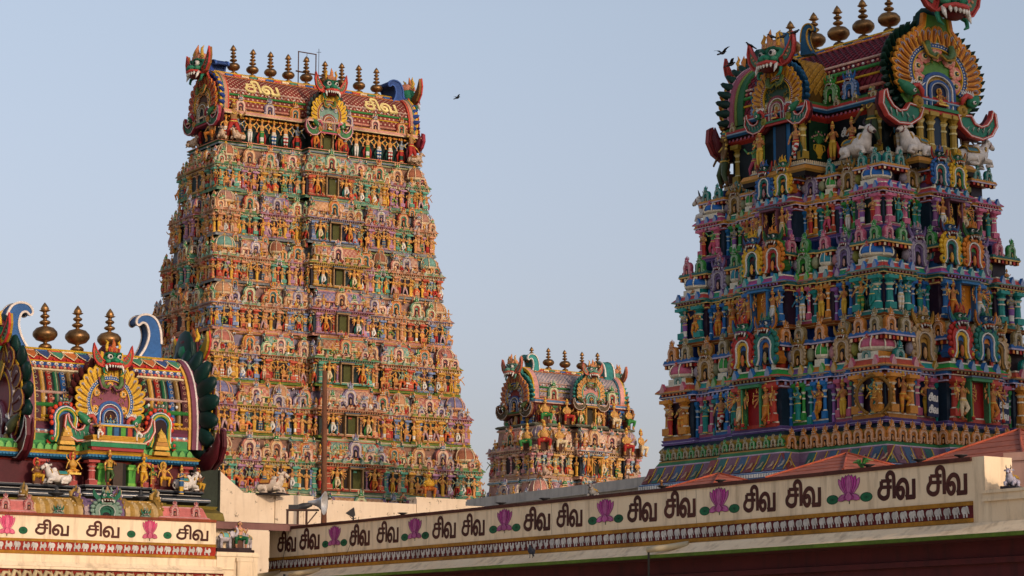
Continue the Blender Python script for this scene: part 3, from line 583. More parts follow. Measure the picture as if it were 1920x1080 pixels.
def vault_fn(hw, h):
    def f(t):      # t in 0..1 from the front eave over the ridge to the back eave
        a = math.pi * t; return -hw * math.cos(a) * (1 + .16 * math.sin(a)) , h * math.sin(a) ** .85
    return f
def vault(hl, hw, h, kind, c1, c2, c3, x0=None, cell=.4, both=False):
    """the roof barrel along x; kind scales / lattice / ribs"""
    g = G(); f = vault_fn(hw, h); k = 22; T = np.linspace(0, 1, k + 1); P = [f(t) for t in T]
    x0 = -hl if x0 is None else x0; V = []
    for x in (x0, hl): V += [(x, y, z) for y, z in P]
    g.add(V, [(i, i + 1, k + 2 + i, k + 1 + i) for i in range(k)], C(c3), sm=True)
    L = sum(math.hypot(P[i + 1][0] - P[i][0], P[i + 1][1] - P[i][1]) for i in range(k))
    def S(x, t, o=0.):
        t = min(1, max(0, t)); y, z = f(t); y2, z2 = f(min(1, t + .01)); y1, z1 = f(max(0, t - .01)); dy, dz = y2 - y1, z2 - z1; n = math.hypot(dy, dz) + 1e-9
        return (x, y - dz / n * o, z + dy / n * o)
    if kind in ('scales', 'lattice'):
        nx = max(4, int((hl - x0) / cell)); ny = int(L / cell); dx = (hl - x0) / nx; dt = 1 / ny
        V = []; q = []; t3 = []; qc = []; tcs = []
        for j in range(2 * int(ny * (.97 if both else .47))):
            for i in range(nx + (0 if j % 2 else 1)):
                x = x0 + dx * (i + (.5 if j % 2 else 0)); t = dt * (j * .5 + .5)
                xa, xb = max(x0, x - dx * .46), min(hl, x + dx * .46); b = len(V)
                if kind == 'scales':
                    V += [S(x, t - dt * .46, .05), S(xb, t, .03), S(x, t + dt * .46, .0), S(xa, t, .03), S(x, t - .1 * dt, .1 * cell + .03)]
                    cc = C(c1) if (i + j) % 2 else mixc(c1, c2, .3)
                    for m in range(4): t3.append((b + m, b + (m + 1) % 4, b + 4)); tcs.append(cc)
                else:
                    V += [S(x, t - dt * .40, .03), S(xb, t, .03), S(x, t + dt * .40, .03), S(xa, t, .03)]; q.append((b, b + 1, b + 2, b + 3)); qc.append(C(c1))
                    if xa < x - dx * .2 and xb > x + dx * .2:
                        V += [S(x, t - dt * .16, .045), S(x + dx * .17, t, .045), S(x, t + dt * .16, .045), S(x - dx * .17, t, .045)]; q.append((b + 4, b + 5, b + 6, b + 7)); qc.append(C(c2))
        g.add(V, q, qc if q else None, t3, tcs if t3 else None)
    else:
        cs = ['#a8342a', '#2f609a', '#286a48', '#c09038', '#a8342a', '#286a48', '#2f609a', '#8a6a38']; nx = int((hl - x0) / cell); dx = (hl - x0) / nx
        for i in range(nx):
            x = x0 + dx * (i + .5); c = cs[i % len(cs)]; wv = dx * .34; pts = [S(x, t, .05) for t in np.linspace(.0, .5, 12)]
            V = []; 
            for t in np.linspace(.0, .5, 12): V += [S(x - wv, t, .04), S(x - wv * .6, t, .1), S(x + wv * .6, t, .1), S(x + wv, t, .04)]
            g.add(V, [(4 * a + b, 4 * a + b + 1, 4 * a + b + 5, 4 * a + b + 4) for a in range(11) for b in range(3)], C(c))
            if i % 2 == 0:
                for t in np.linspace(.03, .42, 15):
                    c0 = np.array(S(x, t, .11)); e1 = np.array((1., 0, 0)); e2 = np.array(S(x, t + .012, .11)) - c0; e2 /= np.linalg.norm(e2)
                    g.tube([c0 + wv * .62 * (math.cos(a) * e1 + math.sin(a) * e2) for a in np.linspace(0, 2 * math.pi, 8)], wv * .17, mixc(c, CREAM, .55), 4); g.ell(c0, wv * .3, mixc(c, BLK, .5), 5, 3)
            else:
                V = []
                for t in np.linspace(.0, .5, 12): V += [S(x - wv * .12, t, .115), S(x + wv * .12, t, .115)]
                g.add(V, [(2 * a, 2 * a + 1, 2 * a + 3, 2 * a + 2) for a in range(11)], mixc(c, CREAM, .5))
    return g, S

# ------------------------------------------------------------------ plan sweeps
def plan(hx, hy, fb, sb):
    """stepped plan; fb / sb: lists of (a, b, projection) over -1..1 for the long and the short faces"""
    P = []
    for rz, hl, ho, bays in ((0, hx, hy, fb), (90, hy, hx, sb), (180, hx, hy, fb), (270, hy, hx, sb)):
        c, s = round(math.cos(math.radians(rz))), round(math.sin(math.radians(rz))); p0 = bays[0][2]
        for i, e in enumerate(bays):
            a, b, p = e[:3]
            if i: a = (a + bays[i - 1][1]) / 2
            if i < len(bays) - 1: b = (b + bays[i + 1][0]) / 2
            ua = -(hl + p0) if i == 0 else a * hl; ub = hl + p0 if i == len(bays) - 1 else b * hl
            for u in (ua, ub): x, y = u, -(ho + p); P.append((c * x - s * y, s * x + c * y))
    out = []
    for p in P:
        if not out or math.hypot(p[0] - out[-1][0], p[1] - out[-1][1]) > 1e-4: out.append(p)
    if math.hypot(out[0][0] - out[-1][0], out[0][1] - out[-1][1]) < 1e-4: out.pop()
    ch = True
    while ch:
        ch = False
        for i in range(len(out)):
            a, b, c_ = out[i - 1], out[i], out[(i + 1) % len(out)]
            if abs((b[0] - a[0]) * (c_[1] - b[1]) - (b[1] - a[1]) * (c_[0] - b[0])) < 1e-7: out.pop(i); ch = True; break
    return out
def offset(P, d):
    n = len(P); R = []
    for i in range(n):
        a, b, c = P[i - 1], P[i], P[(i + 1) % n]
        def nr(p, q): L = math.hypot(q[0] - p[0], q[1] - p[1]); return ((q[1] - p[1]) / L, -(q[0] - p[0]) / L)
        n1, n2 = nr(a, b), nr(b, c); R.append((b[0] + d * (n1[0] + n2[0]), b[1] + d * (n1[1] + n2[1])))
    return R
def sweep(g, P, prof, z0=0, cap=True):
    """prof: (offset, z, colour of the strip up to the next point)"""
    n = len(P); rings = [[(x, y, z0 + z) for x, y in offset(P, d)] for d, z, c in prof]; V = [p for r in rings for p in r]; q = []; qc = []
    for i in range(len(prof) - 1):
        for j in range(n): q.append((i * n + j, i * n + (j + 1) % n, (i + 1) * n + (j + 1) % n, (i + 1) * n + j)); qc.append(C(prof[i][2]))
    t = [tuple((len(prof) - 1) * n + k for k in x) for x in tessellate_polygon([[Vector((p[0], p[1], 0)) for p in rings[-1]]])] if cap else []
    g.add(V, q, qc, t, C(prof[-1][2] or prof[0][2]))
def along(P, d, step, faces=None):
    """points every step along the offset plan with their outward angle (0 = front)"""
    R = offset(P, d); n = len(R)
    for i in range(n):
        a, b = R[i], R[(i + 1) % n]; L = math.hypot(b[0] - a[0], b[1] - a[1])
        if L < step * .9: continue
        rz = round(math.degrees(math.atan2(b[1] - a[1], b[0] - a[0])))
        if faces and rz % 360 not in faces: continue
        k = max(1, int(L / step))
        for j in range(k): t = (j + .5) / k; yield a[0] + (b[0] - a[0]) * t, a[1] + (b[1] - a[1]) * t, rz, i

class Tower:
    """collects the carved pieces; the largest of each kind become parts of their own, the rest one part of many"""
    def __init__(s, r, mat, limits): s.r = r; s.mat = mat; s.lim = limits; s.d = {}; s.cache = {}
    def put(s, kind, key, M, prom=None):
        s.d.setdefault(kind, []).append((prom if prom is not None else abs(np.linalg.det(np.array(M)[:3, :3])) ** (1 / 3), key, np.array(M)))
    def finish(s, protos):
        for kind, L in s.d.items():
            L.sort(key=lambda e: -e[0]); n = s.lim.get(kind, 95)
            for _, key, M in L[:n]:
                ck = (kind, key, s.mat.name)
                if ck not in MESHC: MESHC[ck] = mesh_of(protos[key], kind, s.mat)
                obj(kind, MESHC[ck], s.mat, s.r, M)
            if len(L) > n:
                g = G()
                for _, key, M in L[n:]: g.put(protos[key], M)
                tag(obj(kind, g, s.mat, s.r), kind='stuff')
MESHC = {}
def face_M(rz, u, out, z, s=1, extra=0):
    a = math.radians(rz); x = u * math.cos(a) + out * math.sin(a); y = u * math.sin(a) - out * math.cos(a)
    return TR(x, y, z, rz + extra, s)

# ------------------------------------------------------------------ prototypes of the carved figures
PR = {}
def mk_figs(tagname, skins, cloths, d):
    ps = [('stand', 2), ('sway', 2), ('skirt', 2), ('cross', 2), ('stand', 4), ('dance', 4), ('stride', 2), ('sway', 4), ('skirt', 2), ('stand', 2), ('dance', 2), ('cross', 4), ('skirt', 2), ('stand', 4)]
    for i, (p, a) in enumerate(ps):
        st = WHITE if i % 5 == 3 else (mixc(cloths[i % len(cloths)], YEL, .5) if i % 3 == 1 else None)
        PR[f'{tagname}fig{i}'] = figure(skins[i % len(skins)], cloths[i % len(cloths)], None, (GOLDP, YEL, '#b5503a')[i % 3], a, p, st, (None, RED, None, DGREEN if d else '#b5784a')[i % 4], None, d)
    for i in range(4): PR[f'{tagname}sit{i}'] = figure(skins[(i + 1) % len(skins)], cloths[(i * 3) % len(cloths)], None, GOLDP, (2, 4, 2, 6)[i], 'sit', None, None, None if i % 2 else mixc(GOLDP, RED, .3), d)
    for i in range(3): PR[f'{tagname}guard{i}'] = figure(skins[0], (CREAM, OR, WHITE)[i], None, GOLDP, (10, 8, 10)[i], 'cross', None, (GREEN, RED, TEAL)[i], None, d, True)
    for i in range(3): PR[f'{tagname}dwarf{i}'] = figure(skins[i % len(skins)], cloths[(i + 2) % len(cloths)], None, GOLDP, 2, 'squat', None, None, None, d, belly=.05)
mk_figs('B', ['#d8954f', '#cf8848', '#dda060', '#c98a58', '#d8954f', '#8fa08a'], [RED, '#e0a83e', '#d8935a', WHITE, '#4a6f94', '#d86a3a', '#c9a0a0', '#4a7a6a', '#d8a04a', '#cfae90', '#3f7a4a'], 0)
mk_figs('R', ['#c9824a', '#b5703e', '#4a8f8a', '#c98a5a', '#3f7f9a', '#a8684a', '#5a9a5a', '#c98a4a', '#9a948a'], ['#e0b43e', OR, '#1f8a80', RED, WHITE, '#2f70b0', '#c9506a', '#2f8a4a', '#8a5aa0'], 1)
BN = [('#c98a62', '#e8c08a', '#8a5a4a'), ('#b5483a', '#e0b070', '#4a7a5a'), ('#8f7f9a', '#d8c8c0', '#5a4a6a'), ('#7fa888', '#e8d8a8', '#a8483a'), ('#d8a04a', '#c85a3a', '#3a6a6a'), ('#d88a78', '#e8d0b0', '#6a3a4a')]
for i, (a, b, c) in enumerate(BN): PR[f'Bnasi{i}'] = nasi(a, mixc(b, a, .35), c, '#dcc0a0', (GREEN, '#c9843a', '#7f8fa0')[i % 3], 0)
for i, (a, b, c) in enumerate([(RED, BLUE, TEAL), (OR, YEL, '#2f7a4a'), (MAR, YEL, TEAL), ('#3f7a3a', OR, RED), (BLUE, RED, YEL), ('#d8842e', '#2f7a6a', BLUE)]): PR[f'Rnasi{i}'] = nasi(a, b, c, WHITE, (DGREEN, '#2f7a5a', '#2a5a8a')[i % 3], 2)
for i, c in enumerate(['#a07a2c', '#7f6a98', '#3f9a3a', '#c05674', '#1f8478', '#b88a3a', '#2f70b0']): PR[f'Rmono{i}'] = nasi(c, d=2, mono=True)
for i, c in enumerate(['#d88a3a', '#cf6682', '#3f9a48', '#1f8a80', '#c9443a', '#2f6fb8', '#b8a064', '#a08c5c']): PR[f'Rtiny{i}'] = nasi(c, d=0, mono=True)
for k, d in (('B', 0), ('R', 2)):
    PR[k + 'bull'] = bull('#cdb094', '#b5603a') if k == 'B' else bull()
PR['Lbull'] = bull(cloth='#3f8f8a')

# ------------------------------------------------------------------ towers
def storey(T, tn, z0, H, hx, hy, fb, sb, pal, faces, inset, fig, d=0, rh=1.0):
    """one storey of a tower: mouldings, bays, figures; fig = dict of steps and sizes"""
    P = plan(hx, hy, fb, sb); g = G(); k = fig['k']; led, led2, wallc, fr_, ev, up = pal
    prof = [(.10 * k, 0, led), (.13 * k, .02 * H, led2), (.07 * k, .028 * H, led), (.11 * k, .045 * H, led), (.12 * k, .055 * H, led2), (.02, .06 * H, wallc), (0, .42 * H, fr_), (.06 * k, .43 * H, led2), (.06 * k, .445 * H, fr_), (.05 * k, .47 * H, BLK),  # black strip under the eave is its shade put into the colour
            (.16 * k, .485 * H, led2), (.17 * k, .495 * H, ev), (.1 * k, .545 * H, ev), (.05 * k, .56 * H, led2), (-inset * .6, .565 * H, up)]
    if rh < 1: prof += [(-inset * .6, .80 * H, fr_), (.0 * k, .815 * H, BLK), (.04 * k, .825 * H, led2), (.06 * k, .84 * H, ev), (.02 * k, .875 * H, led2), (-inset * .7, .885 * H, DBLUE), (-inset * .7, 1.0 * H, DBLUE)]
    else: prof += [(-inset * .6, .66 * H, led2), (-inset * .5, .67 * H, fr_), (-inset * .5, .69 * H, up), (-inset * .6, .70 * H, up), (-inset * .75, .93 * H, led2), (-inset * .5, .95 * H, ev), (-inset * .55, .975 * H, led2), (-inset * .8, 1.0 * H, up)]
    sweep(g, P, prof, z0)
    # brackets under the eaves, coloured blocks of the upper drum, small leaf plaques on the eave
    for x, y, rz, i in along(P, .05 * k, fig['dent'], faces):
        b = G(); e = fig['dent'] * .28; b.box(-e, e, -.09 * k, .05, .448 * H, .482 * H, mixc(ev, led2, .5), DRED); g.put(b, TR(x, y, z0, rz))
    if rh == 1:
        for n, (x, y, rz, i) in enumerate(along(P, -inset * .6, fig['dent'] * 1.25, faces)):
            b = G(); e = fig['dent'] * .33; b.box(-e, e, -.06, .05, .575 * H, .655 * H, (CREAM, '#c9503a', '#5f7fa8', '#7fb08a', '#d8935a')[n % 5]); g.put(b, TR(x, y, z0, rz))
    else:
        for n, (x, y, rz, i) in enumerate(along(P, .02 * k, fig['dent'], faces)):
            b = G(); e = fig['dent'] * .28; b.box(-e, e, -.03, .2, .785 * H, .818 * H, (OR, CREAM, RED)[n % 3], DRED); g.put(b, TR(x, y, z0, rz))
    if fig.get('perbay'):     # slim pilasters and plaques standing in the recesses between the bays
        for rz, hl, ho, bays in ((0, hx, hy, fb), (90, hy, hx, sb)):
            for i in range(len(bays) - 1):
                u = (bays[i][1] + bays[i + 1][0]) / 2 * hl; o = min(bays[i][2], bays[i + 1][2]) + ho; c = ('#2a74b0', '#1f8a84', '#8a5a98', '#3a8a4a')[(i + int(z0)) % 4]
                b = G(); pillar(b, 0, 0, .06 * H, .36 * H, .11, c, '#cfe0e8'); b.ext([(-.16, .47 * H), (-.18, .56 * H), (0, .66 * H), (.18, .56 * H), (.16, .47 * H)], -.1, .1, c, mixc(c, BLK, .4)); b.ell((0, .05, .73 * H), (.2, .2, .07 * H), mixc(c, '#d8a040', .4), 8, 5); g.put(b, face_M(rz, u, o + .06, z0))
    if fig.get('crowd'):
        for n, (x, y, rz, i) in enumerate(along(P, .03 * k, fig['step'] * 2.1, faces)): c = fig['schemes'][(n + int(z0)) % len(fig['schemes'])]; pillar(g, x, y, z0 + .055 * H, .37 * H, .09, c[0], c[1])
    obj('storey', g, T.mat, T.r)
    # bays
    for rz, hl, ho, bays in ((0, hx, hy, fb), (90, hy, hx, sb), (-90, hy, hx, sb)):
        if rz % 360 not in faces: continue
        for i, (a, b, p, kind, sc) in enumerate(bays):
            u0 = -(hl + p) if i == 0 else a * hl; u1 = hl + p if i == len(bays) - 1 else b * hl; wd = u1 - u0; u = (u0 + u1) / 2
            corner = i in (0, len(bays) - 1); kd = 'plain' if (corner and rz != 0) else kind
            if kd == 'center': kd = 'shala'
            sch = fig['schemes'][sc % len(fig['schemes'])]; f = .985 if kd == 'plain' else 1.0
            dep = (wd if corner else min(wd * .8, .9 + p * .5))
            key = (tn, kd, round(wd, 1), round(H, 1), sc, f)
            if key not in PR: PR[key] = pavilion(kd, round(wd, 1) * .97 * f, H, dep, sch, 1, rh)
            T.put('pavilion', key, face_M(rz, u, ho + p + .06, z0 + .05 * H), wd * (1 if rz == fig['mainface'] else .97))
            if kd == 'nasi' or kind == 'center' or (kd == 'shala'):
                s = min(wd * .95, (.29 if kd == 'nasi' else .24) * H) * (1.15 if rh < 1 else 1.0) * (1.2 if kind == 'center' else 1)
                keys = fig['nasi'] if kd != 'nasi' or not fig.get('mono') else fig['mono']
                ps = [0] if kind != 'center' or not fig.get('pairs') else [-.27 * wd, .27 * wd]
                for q, du in enumerate(ps): T.put('horseshoe_ornament', keys[(sc + q + (0 if keys is fig.get('mono') else int(z0))) % len(keys)], face_M(rz, u + du, ho + p + .06 + .02 * wd, z0 + (.63 if kd == 'nasi' else .66) * H, s))
            if kind == 'center':
                door(T, rz, u, ho + p + .08, z0 + .055 * H, .355 * H * fig.get('door', 1), fig)
                for s_ in (-1, 1):
                    T.put('statue', fig['guard'][(int(z0) + (s_ > 0)) % len(fig['guard'])], face_M(rz, u + s_ * (.31 * wd if fig['fs'] < 1.9 else .29 * wd), ho + p + .34, z0 + .06 * H, (.44 if fig.get('crowd') else .4) * H), 9)
    if fig.get('perbay'):
        for rz, hl, ho, bays in ((0, hx, hy, fb), (90, hy, hx, sb)):
            for i, (a, b, p, kind, sc) in enumerate(bays):
                if kind == 'center': continue
                u0 = -(hl + p) if i == 0 else a * hl; u1 = hl + p if i == len(bays) - 1 else b * hl; wd = u1 - u0; u = (u0 + u1) / 2
                for du in ((-.2 * wd, .22 * wd) if wd > 1.35 and rz == 0 else (rnd.uniform(-.04, .04),)):
                    T.put('statue', fig['figs'][rnd.randrange(len(fig['figs']))], face_M(rz, u + du, ho + p + .2, z0 + .085 * H, .375 * H * rnd.uniform(.95, 1.05), rnd.uniform(-15, 15)), 8)
    # figures standing along the storey
    m = 0; cw = fig['center']
    for x, y, rz, i in along(P, .11 * k, fig['step'], faces):
        loc = math.radians(rz); u = x * math.cos(loc) + y * math.sin(loc); hl = hx if rz % 180 == 0 else hy
        m += 1
        if abs(u) < cw * hl or fig.get('perbay'): continue
        kk = fig['figs'][(m * 7 + int(z0) * 3 + rnd.randrange(3)) % len(fig['figs'])]; s = fig['fs'] * H / fig['H0'] * rnd.uniform(.93, 1.05)
        T.put('statue', kk, TR(x, y, z0 + .058 * H, rz + rnd.uniform(-12, 12), s), s * (1 if rz == fig['mainface'] else .97))
    if fig.get('crowd'):     # second rank of figures standing on the eaves, and pilasters between the lower ones
        for n, (x, y, rz, i) in enumerate(along(P, .1 * k, fig['step'] * 1.15, faces)):
            if n % 4 == 3: continue
            kk = fig['figs'][(n * 5 + int(z0) * 2 + rnd.randrange(4)) % len(fig['figs'])] if n % 3 else fig['upper'][(n * 3 + int(z0)) % len(fig['upper'])]
            s = H / fig['H0'] * rnd.uniform(.8, 1.35) * (1 if n % 3 else .8); T.put('statue' if 'nasi' not in kk else 'horseshoe_ornament', kk, TR(x, y, z0 + .55 * H, rz + rnd.uniform(-15, 15), s), s * .5)
        for n, (x, y, rz, i) in enumerate(along(P, .16 * k, .8, faces)): T.put('small_ornament', f'Bnasi{(n * 5 + int(z0)) % 6}', TR(x, y, z0 + .46 * H, rz, .5 * rnd.uniform(.8, 1.2)), .3)
        for n, (x, y, rz, i) in enumerate(along(P, .12 * k, .9, faces)): T.put('small_ornament', ('Bsit0', 'Bnasi1', 'Bsit2', 'Bnasi4', 'Bsit3', 'Bdwarf1')[(n + int(z0)) % 6], TR(x, y, z0 - .1 * H, rz, .58 * rnd.uniform(.8, 1.2)), .3)
    # seated figures and small ornaments among the roofs
    for n, (x, y, rz, i) in enumerate(along(P, .02 * k, fig['ustep'], faces)):
        kk = fig['upper'][(n * 5 + int(z0)) % len(fig['upper'])]; s = fig['us'] * rnd.uniform(.9, 1.1)
        T.put('statue' if 'fig' in kk or 'sit' in kk or 'dwarf' in kk else 'horseshoe_ornament', kk, TR(x, y, z0 + .565 * H, rz, s), s)
    if fig.get('gana'):
        for n, (x, y, rz, i) in enumerate(along(P, -.02, fig['gana'], faces)):
            kk = fig['ganak'][(n + int(z0)) % len(fig['ganak'])]
            T.put('small_ornament', kk, TR(x, y, z0 + .86 * H, rz, .15 * H))
        for n, (x, y, rz, i) in enumerate(along(P, .13 * k, fig['gana'] * 1.2, faces)):
            T.put('small_ornament', fig['ganak'][(n * 3 + 1 + int(z0)) % len(fig['ganak'])], TR(x, y, z0 + .5 * H, rz, .06 * H))

def door(T, rz, u, out, z, h, fig):
    wd = h * .6; key = ('door', round(h, 1), fig.get('doorc', '#6b6a30'))
    if key not in PR:
        g = G(); fc = fig.get('doorf', '#a8845a')
        for s in (-1, 1): g.box(s * (wd / 2 + .03 * h) - .03 * h, s * (wd / 2 + .03 * h) + .03 * h, -.4, .05, 0, h, fc, mixc(fc, BROWN, .3))
        g.box(-wd * .62, wd * .62, -.55, .05, h, h * 1.08, fc); g.box(-wd * .7, wd * .7, -.6, .05, h * 1.08, h * 1.12, '#5a7080')
        g.box(-wd / 2, wd / 2, -.03, .04, 0, h, '#201a14'); g.box(-wd * (.44 if fig.get('pairs') else .16), wd * .5, -.1, -.035, 0, h, fig.get('doorc', '#6b6a30'))
        PR[key] = g
    T.put('doorway', key, face_M(rz, u, out, z), 5)

def roof(T, z0, hl, hw, h, kind, cs, fin, fh, fx, cell, band='#4a8a6a'):
    g, S = vault(hl, hw, h, kind, *cs, cell=cell)
    g.box(-hl, hl, -.42 * fh * .42, .42 * fh * .42, z0 * 0 + h * .985, h + .1 * fh, '#c9503a', band)
    n = int(2 * hl / (.28 * fh))
    for i in range(n):
        x = -hl + 2 * hl * (i + .5) / n; c = (band, '#d8a080', BLUE, '#c9503a', CREAM)[i % 5]
        g.ext([(x - hl / n * .9, h + .085 * fh), (x - hl / n * .8, h - .04 * fh), (x, h - .11 * fh), (x + hl / n * .8, h - .04 * fh), (x + hl / n * .9, h + .085 * fh)], -.22 * fh, -.1 * fh, c, mixc(c, WHITE, .4))
    g.tube([(-hl, -.2 * fh, h + .1 * fh), (hl, -.2 * fh, h + .1 * fh)], .03 * fh, YEL, 5)
    for q, (t, c, r) in enumerate(((.16, '#d8b0a0', .035), (.11, GREEN, .05), (.07, YEL, .03), (.02, '#d8907a', .05), (.40, PURP, .03), (.37, OR, .025))):
        y, z = S(0, t, .06)[1:]; g.tube([(-hl, y, z), (hl, y, z)], r * h * .6, c, 6)
    n = int(2 * hl / .3)
    for i in range(n):
        x = -hl + 2 * hl * (i + .5) / n; y, z = S(0, .135, .06)[1:]; g.ell((x, y, z), (.09, .05, .07), WHITE if i % 2 else SALM, 5, 3); y, z = S(0, .385, .07)[1:]; g.ell((x, y, z), (.08, .05, .06), CREAM if i % 2 else '#c9503a', 5, 3)
    r = obj('roof', g, T.mat, T.r, TR(0, 0, z0))
    for x in fx: obj('finial', FIN[fin], BRASS, r, TR(x, 0, h + .08 * fh, rnd.uniform(0, 360), fh * rnd.uniform(.97, 1.03), rnd.uniform(-2, 2), rnd.uniform(-2, 2)))
    return r, S
def end_rims(T, S, z0, hl, bands, r, sides=(-1, 1)):
    for sx in sides:
        g = G()
        for xa, xb, o, c in bands:
            V = []; ts = np.linspace(.0, 1, 31)
            for t in ts: V += [S(sx * (hl - xa), t, .0), S(sx * (hl - xa), t, o), S(sx * (hl - xb), t, o), S(sx * (hl - xb), t, .0)]
            g.add(V, [(4 * i + k, 4 * i + k + 1, 4 * i + k + 5, 4 * i + k + 4) for i in range(30) for k in range(3)], C(c), sm=False)
        obj('roof_rim', g, T.mat, r, TR(0, 0, z0))
def dormer(T, z0, ln, hw, h, kind, cs, cell=.4):
    g, S = vault(ln, hw, h, kind, *cs, x0=0.0, cell=cell, both=True); obj('dormer_roof', g, T.mat, T.r, TR(0, 0, z0, -90))
def put_gable(T, key, gargs, M, face=None, fM=None, crest=None, cM=None, name='gable', statue=None):
    if ('g', key) not in MESHC: MESHC[('g', key)] = mesh_of(gable(**gargs), name, T.mat)
    o = obj(name, MESHC[('g', key)], T.mat, T.r, M)
    if face: 
        fk = ('face', tuple(sorted(face.items())), T.mat.name)
        if fk not in MESHC: MESHC[fk] = mesh_of(guardian_face(**face), 'guardian_face', T.mat)
        obj('guardian_face', MESHC[fk], T.mat, o, fM)
    if crest:
        ck = ('crest', crest, T.mat.name)
        if ck not in MESHC: MESHC[ck] = mesh_of(wave(*crest), 'crest', T.mat)
        for m in (cM if isinstance(cM, list) else [cM]): obj('crest', MESHC[ck], T.mat, o, m)
    if statue: 
        if ('st', statue, T.mat.name) not in MESHC: MESHC[('st', statue, T.mat.name)] = mesh_of(PR[statue], 'statue', T.mat)
        obj('statue', MESHC[('st', statue, T.mat.name)], T.mat, o, TR(0, -.12, .3, s=.52))
    return o

# glyph strokes of the painted word, unit = height of the word; x from 0 to about 1.95
WORD = [[(.19, .70), (.74, .68)], [(.20, .70), (.20, .48)], [(.20, .48), (.74, .46)], [(.56, .68), (.56, .30), (.50, .13), (.30, .08), (.10, .18), (.08, .34), (.20, .48)],
        [(.56, .68), (.50, .82), (.56, .93), (.68, .97), (.80, .91), (.85, .74), (.85, .05)],
        [(1.08, .30), (1.12, .37), (1.24, .39), (1.32, .28), (1.29, .12), (1.17, .05), (1.05, .14), (1.01, .34), (1.09, .55), (1.27, .67), (1.46, .61), (1.54, .40), (1.52, .12), (1.44, .05)], [(1.44, .05), (1.90, .05)], [(1.86, .68), (1.85, .0)]]
def word(g, x, z, h, col, y, th=.004, wd=.16, sx=1.0):
    for i, st in enumerate(WORD):
        pts = smooth(st) if len(st) > 3 else st
        g.rib([(x + sx * h * a, z + h * b) for a, b in pts], wd * h * (1 if i not in (0, 2) else .75), y - th - .0006 * i * max(1, th / .004), y, col)

